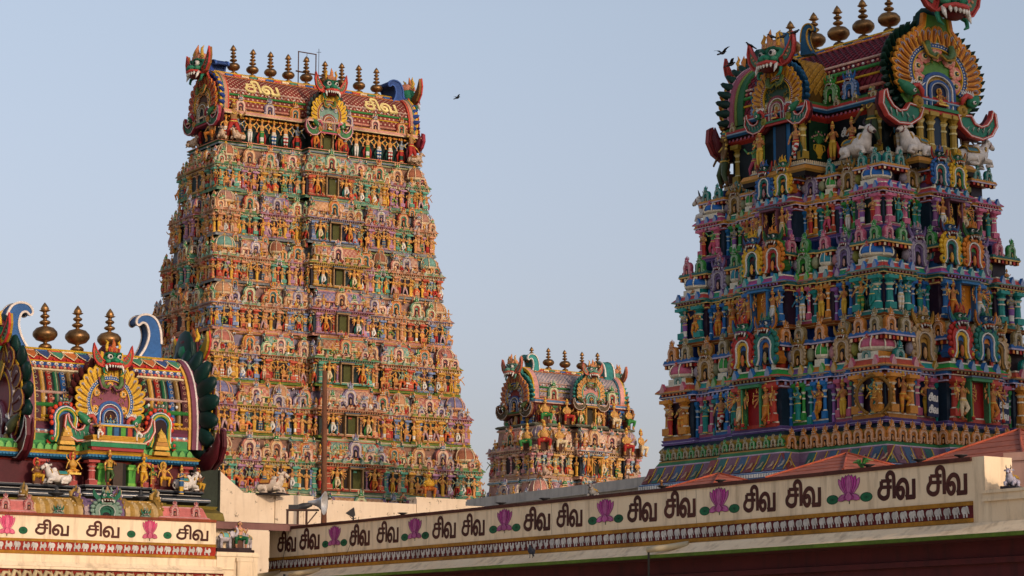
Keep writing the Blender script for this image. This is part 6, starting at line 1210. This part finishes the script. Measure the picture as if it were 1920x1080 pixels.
g = G(); runx(g, -1.6, 7.9, [(.1, 5.44), (-.04, 5.43), (-.06, 5.2), (-.2, 5.06), (-.34, 5.02)], CREAM); g.box(-1.6, 7.9, -.36, .3, 4.95, 5.03, CREAM); obj('cove', g, CREAMW, lw)
g = G(); g.box(-1.6, 7.9, -.26, .3, 3.6, 4.95, '#8f2416')
for i in range(26):
    x = -1.5 + .36 * i; a = rnd.uniform(-.05, .05)
    g.tube([(x, -.28, 4.3), (x + .02, -.33, 4.6), (x + .12, -.34, 4.84 + a), (x + .26, -.32, 4.82), (x + .28, -.3, 4.68)], [.08, .1, .07, .06, .03], '#c9b48a', 6); g.ell((x + .2, -.3, 4.5), (.12, .06, .14), '#c9b48a', 7, 4); g.tube([(x + .3, -.28, 4.9), (x + .34, -.3, 4.75), (x + .3, -.29, 4.6)], [.02, .04, .02], '#c9b48a', 5)
obj('carved_frieze', g, PLASTERF, lw)
g = G(); g.box(-1.6, 7.9, .3, 1.5, 0, 5.05, CREAM); obj('wall_base', g, CREAMW, lw)

# corner ledge with statues between the two parapets
cr = root('corner_ledge', (-9.95, 81.25, 0), 36, 'cream corner ledge with back panels where the two painted parapets meet', 'ledge')
g = G(); g.box(-.12, 1.45, -.25, 1.6, 3.5, 5.55, CREAM); g.box(-.16, 1.5, -.29, 1.6, 5.55, 5.62, CREAM); g.box(-.13, 1.46, -.26, 1.6, 5.62, 5.69, CREAM); g.box(-.14, .55, -.3, 0, 5.1, 5.12, CREAM); g.box(.62, 1.2, -.34, -.2, 3.5, 5.5, CREAM); g.box(.58, 1.24, -.36, -.2, 5.38, 5.5, CREAM)
obj('ledge_base', g, CREAMW, cr)
g = G(); g.box(-.1, .9, .62, .72, 5.69, 6.58, CREAM); g.box(-.12, .92, .58, .76, 6.58, 6.68, CREAM); g.box(.95, 1.2, .62, 1.0, 5.69, 6.62, CREAM); g.box(1.2, 1.36, .8, 1.0, 5.69, 6.5, CREAM); obj('back_panel', g, CREAMW, cr)
def statue_elephant(label, M, cloth):
    g = G(); b = '#c9c0c4'
    g.tube([(.26, 0, .32), (.18, 0, .34), (0, 0, .36), (-.14, 0, .38)], [.1, .15, .16, .13], b, 10); g.ell((-.25, 0, .47), (.13, .11, .13), b, 9, 6)
    for s in (-1, 1):
        g.tube([(-.12, s * .08, .32), (-.13, s * .085, .14), (-.13, s * .085, 0)], [.065, .05, .055], b, 8); g.tube([(.2, s * .08, .32), (.21, s * .085, .14), (.21, s * .085, 0)], [.07, .052, .055], b, 8)
        g.ext([(-.22, .38), (-.14, .42), (-.1, .52), (-.16, .58), (-.24, .56)], s * .12 - .01, s * .12 + .01, '#d8b8b8', b); g.tube([(-.34, s * .06, .42), (-.42, s * .07, .42)], [.02, .006], WHITE, 6); g.ell((-.34, s * .08, .52), .016, BLK, 6, 4)
    g.tube([(-.33, 0, .44), (-.42, 0, .47), (-.47, 0, .56), (-.45, 0, .66), (-.4, 0, .72)], [.07, .055, .045, .038, .03], b, 8); g.ell((-.4, 0, .74), .035, '#d88a8a', 7, 4); g.tube([(.34, 0, .38), (.38, 0, .25), (.37, 0, .14)], [.02, .014, .02], b, 5)
    V = [(x, .168 * math.sin(a), .355 + .168 * math.cos(a)) for x in (-.06, .16) for a in np.linspace(-1.5, 1.5, 9)]; g.add(V, [(i, i + 1, i + 10, i + 9) for i in range(8)], C(cloth), sm=True)
    for x in (-.06, .16): g.tube([(x, .172 * math.sin(a), .355 + .172 * math.cos(a)) for a in np.linspace(-1.5, 1.5, 9)], .018, YEL, 5)
    o = root('elephant_statue', (0, 0, 0), 0, label, 'statue'); o.matrix_world = Matrix(M.tolist()); obj('elephant_body', g, GLOSS, o)
    p = G(); p.box(-.42, .42, -.16, .16, -.13, 0, '#2a1418'); obj('plinth', p, GLOSS, o)
CRM = TR(-9.95, 81.25, 0, 36)
statue_elephant('small white elephant statue with raised trunk, left of the seated figure', CRM @ TR(.36, .05, 5.83, 180, 1.0), '#6fb0a8')
statue_elephant('small white elephant statue against the start of the long shaded parapet', CRM @ TR(1.45, .55, 5.83, 40, .95), '#5f8fb0')
o = root('seated_statue', (0, 0, 0), 0, 'seated figure with green legs on a dark plinth in the corner ledge', 'statue'); o.matrix_world = Matrix((CRM @ TR(.98, .18, 5.86, -5)).tolist())
obj('figure', figure('#d89a7a', '#1f5f3a', None, None, 2, 'squat', None, None, None, 1, hair='#15100e'), GLOSS, o, TR(s=1.18)); p = G(); p.box(-.3, .32, -.28, .25, -.17, .0, '#2a1418'); obj('plinth', p, GLOSS, o)

# bulls standing free on the walls
def free_bull(label, loc, rz, s, **kw):
    o = root('bull_statue', loc, rz, label, 'statue'); obj('bull_body', bull(**kw), GLOSS, o, TR(s=s))
    p = G(); p.box(-.45 * s, .6 * s, -.3 * s, .3 * s, -.06, 0.0, '#26222a'); obj('plinth', p, GLOSS, o); return o
bd = Vector((.5607, -.828, 0)); bn = Vector((-.828, -.5607, 0)); W0 = Vector((-8.85, 84.98, 0))
def onwall(u, y, z): p = W0 + bd * u - bn * y; return (p.x, p.y, z)
free_bull('grey reclining bull on a pedestal at the shaded parapet\'s end', onwall(35.95, .25, 5.92), 62, .62, body='#a8a4b4', cloth='#b08a34')
pd = root('statue_pedestal', onwall(35.3, 0, 0), -55.884, 'cream moulded pedestal under the grey bull at the photo edge', 'pedestal')
g = G(); g.box(.02, 1.3, -.02, 1.0, 5.1, 5.6, CREAM); g.box(.02, 1.38, -.09, 1.0, 5.6, 5.66, CREAM); g.box(.02, 1.34, -.06, 1.0, 5.66, 5.78, CREAM); g.box(.02, 1.4, -.1, 1.0, 5.78, 5.85, CREAM); obj('pedestal_block', g, CREAMW, pd)
free_bull('small striped grey bull sitting behind the shaded parapet\'s coping', (2.35, 70.2, 6.72), 75, .62, body='#8a8680', cloth='#4a4644')
free_bull('painted white bull on the peeling cream wall before the tallest tower', (-9.75, 97.65, 8.86), 165, 1.35, body='#e0cdb8', cloth='#c98a3a', rim='#a8582a')
gp = root('sunlit_pillar', (12.35, 58.2, 0), -40, 'pink sunlit square pillar behind the grey bull at the edge', 'pillar'); g = G(); g.box(-.3, .5, -.3, .3, 3, 6.95, '#d8a890'); g.box(-.34, .54, -.34, .34, 6.75, 6.85, '#d8a890'); obj('shaft', g, wall_mat('salmon_limewash', '#cf9f88', '#dcae98', '#8a6a5a', .4), gp)

# ------------------------------------------------------------------ behind the parapets
cw = root('peeling_wall', (-12.2, 96.0, 0), 38, 'peeling cream wall with a sloping left end before the tallest tower', 'wall')
g = G(); g.ext([(0, 4), (0, 10.05), (.1, 10.05), (1.72, 8.86), (5.1, 8.86), (5.1, 8.74), (10.3, 8.76), (10.3, 9.0), (12.9, 9.0), (12.9, 8.8), (22, 8.9), (22, 4)], 0, .5, '#dcc6a2'); obj('wall_face', g, CHIPW, cw)
g = G(); g.box(10.25, 12.95, -.06, .56, 8.98, 9.06, CREAM); g.box(3.2, 3.42, -.07, .02, 4, 8.8, CREAM); g.box(4.6, 4.64, -.03, .02, 4, 8.7, CREAM); g.box(10.3, 12.9, -.05, .0, 4, 8.98, CREAM); obj('wall_pilaster', g, CHIPW, cw)
dw = root('dwarf_statue', (-3.55, 102.75, 9.06), 20, 'squatting yellow pot-bellied statue on the peeling cream wall', 'statue'); obj('figure', figure('#c9962a', '#b5642a', None, '#a85a2a', 2, 'squat', None, None, None, 1, belly=.09), GLOSS, dw, TR(s=(1.35, 1.3, 1.32)))
gw = root('grey_wall', (-3.4, 133.2, 0), -60.4, 'grey weathered wall in shade below the small orange tower', 'wall')
g = G(); g.box(0, 24, 0, .5, 4, 10.55, '#b0a89c'); obj('wall_face', g, GREYW, gw); g = G(); g.box(-.1, 24.1, -.14, .6, 10.55, 11.0, '#b0a89c'); g.box(-.1, 24.1, -.2, .6, 10.5, 10.56, '#7a7068'); obj('wall_cornice', g, GREYW, gw)
gg = root('green_post', (-11.7, 92.6, 0), 36, 'tall dark green square post between the ribbed shrine and peeling wall', 'post')
g = G(); g.box(-.75, .3, -.2, .3, 4, 9.75, '#343c30'); g.box(-.78, .33, -.23, .33, 9.75, 9.85, '#3c4438'); g.box(-.8, .12, -.24, .3, 9.4, 9.5, '#2c3428'); g.box(.3, .38, -.25, .1, 7.2, 9.4, '#2a3028'); obj('post_shaft', g, PLASTERF, gg)
o = tag(obj('pot_finial', FIN[2], DARKM, None, TR(-11.25, 90.0, 7.05, s=.75)), 'dark stone finial standing in front of the green post', 'finial')
o = tag(obj('pot_finial', FIN[4], DARKM, None, TR(4.25, 68.3, 6.65, s=(.62, .62, .48))), 'small dark finial behind the shaded parapet below the dark tower', 'finial')
# sloping tiled roof strip behind the corner
rs = root('tiled_roof', (-16.31, 76.64, 0), 34.7, 'brown tiled lean-to roof rising behind the sunlit parapet', 'roof')
g = G(); V = [(-2, .42, 6.72), (15.5, .42, 6.72), (15.5, 3.4, 6.92), (-2, 3.4, 6.92), (-2, .42, 6.5), (15.5, .42, 6.5), (15.5, 3.4, 6.8), (-2, 3.4, 6.8)]
g.add(V, [(0, 1, 2, 3), (0, 1, 5, 4), (1, 2, 6, 5), (2, 3, 7, 6), (0, 3, 7, 4), (4, 5, 6, 7)], C('#7a5a54'))
for k in range(9): t = (k + 1) / 10; g.tube([(-2, .42 + 2.98 * t, 6.73 + .2 * t), (15.5, .42 + 2.98 * t, 6.73 + .2 * t)], .02, '#5a3a36', 4)
obj('roof_sheet', g, ROOFB, rs)
for n, (loc, s, h, lb) in enumerate([((6.75, 78.2, 0), 1.95, 8.08, 'low terracotta hipped roof, farthest left of the three behind the shaded parapet'), ((10.1, 72.2, 0), 1.75, 8.2, 'terracotta hipped roof in the middle of the three behind the parapet'), ((14.0, 66.0, 0), 2.1, 8.3, 'largest terracotta hipped roof at the photo edge behind the grey bull')]):
    r = root('hipped_roof', loc, -56, lb, 'roof', 'terracotta pavilion roofs'); g = G(); e = 7.35 if n != 1 else 7.5; q = s * .08
    g.add([(-s, -s, e), (s, -s, e), (s, s, e), (-s, s, e), (-s, -s, e - .08), (s, -s, e - .08), (s, s, e - .08), (-s, s, e - .08), (0, 0, h)], [(0, 1, 5, 4), (1, 2, 6, 5), (2, 3, 7, 6), (3, 0, 4, 7), (4, 5, 6, 7)], C('#b05a40'), [(0, 1, 8), (1, 2, 8), (2, 3, 8), (3, 0, 8)], C('#b05a40')); obj('roof_sheet', g, TILE, r)
    g = G()
    for a, b in ((-s, -s), (s, -s), (s, s), (-s, s)): g.tube([(a, b, e + .02), (a * .5, b * .5, (e + h) / 2 + .02), (0, 0, h + .02)], .035, '#b85a3e', 6)
    for k in range(1, 5):
        t = k / 5; z = e + (h - e) * t; d = s * (1 - t)
        for p0, p1 in (((-d, -d), (d, -d)), ((d, -d), (d, d)), ((-d, -d), (-d, d))): g.tube([(*p0, z + .005), (*p1, z + .005)], .012, '#8a4434', 4)
    obj('ridge_cap', g, PLASTERF, r); g = G()
    for a, b in ((-1, -1), (1, -1), (1, 1), (-1, 1)): g.box(a * s * .85 - .12, a * s * .85 + .12, b * s * .85 - .12, b * s * .85 + .12, 5.0, e - .09, '#6a2a24')
    g.box(-s * .9, s * .9, -s * .9, s * .9, e - .35, e - .09, '#7a2a22'); obj('roof_support', g, PLASTERF, r)

# loudspeaker on its iron stand
hp = root('horn_loudspeaker', (-7.05, 88.2, 0), 0, 'silver horn loudspeaker on a rusty iron stand by the wooden pole', 'loudspeaker')
g = G(); H_ = [(.05, -.5), (.09, -.3), (.16, -.1), (.27, .02), (.4, .1), (.44, .13), (.4, .125), (.25, .03), (.1, -.15)]
g.lathe(H_, '#c0bcb8', 24); obj('horn_bell', g, STEEL, hp, TR(.05, 0, 7.82, -12, (1, 1, 1), 0, 94))
g = G(); g.tube([(-.85, .15, 7.66), (-.62, .1, 7.7), (-.3, .06, 7.78)], [.1, .14, .07], '#3a2a26', 9); g.box(-1.15, -.8, 0, .3, 7.6, 7.76, '#8a7a70'); obj('driver_unit', g, DARKM, hp)
g = G()
for x in (-1.2, -.82, -.5): 
    for y in (0, .35): g.box(x - .025, x + .025, y - .025, y + .025, 6.95, 7.58, '#5a3424')
g.box(-1.24, -.05, -.03, .03, 7.55, 7.6, '#5a3424'); g.box(-1.24, -.05, .32, .38, 7.55, 7.6, '#5a3424'); g.tube([(-.5, 0, 7.0), (-.1, 0, 7.5)], .025, '#7a6a60', 5); g.box(-.9, .2, -.1, .4, 6.88, 6.95, '#6a4a3a'); obj('iron_stand', g, IRON, hp)
pl = root('wooden_pole', (-7.62, 97.0, 0), 0, 'tall weathered brown wooden pole in front of the tallest tower', 'pole'); g = G(); g.tube([(.05, 0, 4), (.03, 0, 9), (0, 0, 13.8)], [.12, .115, .1], BROWN, 10); obj('pole_shaft', g, WOODP, pl)
fl = root('floodlight', (-5.45, 82.6, 0), 0, 'dark floodlight tilted up on the parapet coping beside the horn', 'floodlight'); g = G(); g.fr(0, 0, 0, .06, .08, .24, .17, .16, '#3a3634'); obj('lamp_housing', g, DARKM, fl, TR(.02, 0, 6.98, 0, 1, 0, -35)); g = G(); g.tube([(0, 0, 6.6), (0, 0, 6.98)], .03, '#3a3634', 6); g.tube([(-.12, 0, 6.98), (-.05, 0, 6.9), (.1, 0, 6.92)], .015, '#3a3634', 5); obj('bracket', g, DARKM, fl)

# lamp frame and mast on top of the tallest tower
lf = root('lamp_frame', (-17.6, 200.3, 0), 20, 'thin iron frame with a hanging lamp above the tallest tower', 'frame'); g = G()
for x in (-.75, .8): g.tube([(x, 0, 50.6), (x, 0, 54.25 - .12 * (x > 0))], .05, '#5a3a34', 6)
g.tube([(-.8, 0, 54.25), (.85, 0, 54.12)], .05, '#5a3a34', 6); g.tube([(-1.0, -.1, 52.5), (2.4, -.1, 52.1)], .07, '#6a4a38', 6); obj('frame_bars', g, IRON, lf)
g = G(); g.tube([(0, 0, 54.15), (0, 0, 53.8)], .02, '#3a3634', 5); g.lathe([(.05, 0), (.18, -.1), (.2, -.3), (.1, -.42), (0, -.44)], '#8a8478', 8, (0, 0, 53.82)); obj('hanging_lamp', g, DARKM, lf)
g = G(); g.tube([(0, 0, 50.6), (0, 0, 54.6)], .025, '#4a4a4e', 5); g.tube([(-.2, 0, 54.3), (.2, 0, 54.3)], .02, '#4a4a4e', 5); tag(obj('radio_mast', g, DARKM, None, TR(-16.6, 200.5, 0)), 'thin grey mast with short crossbar beside the lamp frame', 'mast')

# drain pipes on the long parapet
for n, (u, lb) in enumerate(((.75, 'short cream drain spout at the corner below the small statues'), (3.6, 'cream drain spout near the corner, below the white bird frieze'), (23.6, 'cream drain spout with a thin downpipe below the elephant frieze'))):
    r = root('drain_pipe', onwall(u, 0, 0), -55.884, lb, 'pipe'); g = G(); g.tube([(.75, -.05, 5.1), (0, -.45, 5.0), (-.35, -.62, 4.97)], .085, PIPE if 0 else '#cbb893', 10); obj('spout', g, PIPEM, r)
    if n == 2: g = G(); g.tube([(-.3, -.62, 4.95), (-.3, -.62, 3.2)], .03, '#3a3a34', 6); obj('downpipe', g, DARKM, r)
    if n == 1: g = G(); g.tube([(-.3, -.6, 4.95), (-.6, -.5, 4.9), (-.95, -.5, 4.9)], .04, '#5a5a58', 6); g.tube([(-.95, -.5, 5.0), (-.95, -.5, 4.6)], .04, '#5a5a58', 6); obj('downpipe', g, DARKM, r)
for n, (u, lb) in enumerate(((9.2, 'dark clay dish on the coping left of the drain and striped bull'), (14.9, 'dark clay dish on the coping just left of the striped bull'), (17.2, 'dark clay dish on the coping between striped bull and dark finial'), (22.9, 'dark clay dish on the coping by the first terracotta roof'), (25.4, 'dark clay dish on the coping between the two lower terracotta roofs'), (31.2, 'dark clay dish on the coping below the largest terracotta roof'), (33.0, 'dark clay dish on the coping left of the parapet end'), (34.4, 'dark clay dish on the coping at the parapet end'))):
    g = G(); g.lathe([(.05, 0), (.07, .04), (.16, .07), (.17, .09), (.02, .08)], '#2a1c18', 10); tag(obj('clay_dish', g, DARKM, None, np.array(Matrix.Translation(onwall(u, .2, 6.675)))), lb, 'dish', 'dark clay dishes on the coping')

# wires hanging on the long parapet
for n, (u0, z0_, u1, z1_, lb) in enumerate(((2.2, 6.7, 1.5, 4.9, 'thin black wire hanging down the parapet across the first words'), (6.9, 6.75, 6.2, 5.6, 'thin black wire on the parapet below the floodlight'))):
    p0 = np.array(onwall(u0, -.07, z0_)); p1 = np.array(onwall(u1, -.1, z1_)); g = G(); g.tube([p0 + (p1 - p0) * t + np.array((0, 0, -.06 * math.sin(3 * t))) for t in np.linspace(0, 1, 8)], .008, '#15151a', 5); tag(obj('wire', g, DARKM), lb, 'wire', 'thin wires on the parapet')
# birds
def bird(name, loc, rz, s, label, fly=False, col='#101014', cat='bird', group=None):
    g = G(); g.tube([(-.2, 0, .09), (-.12, 0, .13), (0, 0, .17), (.1, 0, .22), (.15, 0, .27)], [.02, .05, .075, .06, .04], col, 8); g.ell((.17, 0, .29), (.05, .04, .04), col, 7, 5); g.tube([(.2, 0, .285), (.27, 0, .27)], [.018, .004], '#202020', 5)
    g.tube([(-.14, 0, .12), (-.26, 0, .07), (-.36, 0, .03)], [.035, .04, .03], col, 6, .3)
    for sy in (-1, 1):
        if fly: g.add([(.08, sy * .05, .2), (-.1, sy * .05, .17), (.05, sy * .25, .34), (-.12, sy * .25, .3), (-.02, sy * .5, .38), (-.14, sy * .46, .34)], [(0, 1, 3, 2), (2, 3, 5, 4)], C(col)); g.add([(.08, sy * .05, .21), (-.1, sy * .05, .19), (.05, sy * .25, .352), (-.12, sy * .25, .315), (-.02, sy * .5, .385), (-.14, sy * .46, .35)], [(0, 1, 3, 2), (2, 3, 5, 4)], C(col))
        else: g.tube([(.1, sy * .05, .2), (-.05, sy * .065, .16), (-.24, sy * .03, .09)], [.04, .055, .015], mixc(col, '#30303a', .4), 6, .5); g.tube([(.0, sy * .03, .12), (.01, sy * .035, 0)], .008, '#202020', 4)
    o = obj(name, g, CROWM if name == 'crow' else PLASTERF, None, TR(*loc, rz, s)); return tag(o, label, cat, group)
BIRDS = [('crow', (9.57, 106, 29.3), 40, 1.0, 'black crow flying, topmost of the two left of the dark tower', True), ('crow', (10.5, 112, 30.3), 15, 1.0, 'black crow landing just above the green feathered gable', True)]
for i, (p, rz, lb) in enumerate((((11.05, 108.3, 30.28), 200, 'black crow perched on the ear tip of the fanged head, leftmost perched'), ((12.9, 106.0, 30.3), 20, 'black crow perched on the right ear of the fanged head'), ((11.93, 107.0, 30.35), 160, 'black crow on the crest of the fanged head, left one'), ((12.42, 106.8, 30.3), 30, 'black crow on the crest of the fanged head, right one'))): bird('crow', p, rz, .95, lb, group='crows round the dark tower')
for b in BIRDS: bird(*b[:5], fly=b[5], group='crows round the dark tower')
bird('bird', (-3.5, 150, 37.9), 30, .8, 'tiny distant bird high in the sky between the towers', True)
bird('pigeon', onwall(17.45, -.45, 4.98), 100, 1.2, 'grey pigeon on the cove below the long frieze', False, '#3a3d46')
g = G()
for k in range(16): a = rnd.uniform(0, 6.28); e = rnd.uniform(.1, .28); g.tube([(0, 0, 0), (e * .6 * math.cos(a), e * .6 * math.sin(a), e * 1.0), (e * 1.3 * math.cos(a), e * 1.3 * math.sin(a), e * .9)], [.008, .035, .004], '#3f7a36', 5, .35)
tag(obj('weed', g, LEAFM, None, np.array(Matrix.Translation(onwall(30.9, .25, 6.67)))), 'small green weed growing on the coping below the dark tower', 'plant')

# ------------------------------------------------------------------ ground, and an unseen tower added to shade the dark one
g = G(); g.box(-3000, 3000, -3000, 3000, -.5, 0, '#8c7a64'); tag(obj('ground', g, GROUNDM), kind='structure')
st = root('temple_tower', (51.5, 64.5, 0), 38, 'plain unseen tower added on the sunny side to shade the dark one', 'temple tower')
g = G()
for i in range(11):
    z = 4.3 * i; t = i / 10; P = plan(15.5 - 4.0 * t, 9 - 5 * t, [(-1, -.25, 0), (-.25, .25, 1.2), (.25, 1, 0)], [(-1, 1, 0)])
    sweep(g, P, [(.5, z, '#8a7c6c'), (.5, z + .4, '#c9764a'), (0, z + .5, '#a8604a'), (0, z + 2.3, '#7fae8c'), (.8, z + 2.6, '#d88a62'), (.3, z + 3.0, '#a8604a'), (-.2, z + 3.1, '#a8604a'), (-.4, z + 4.4, '#8a5a50')])
obj('shade_tower_body', g, PLASTERF, st)
g, S_ = vault(12, 3.6, 6.0, 'lattice', '#a83a30', '#d8c0a0', '#7a2a26', cell=.8); obj('roof', g, PLASTERF, st, TR(0, 0, 47))
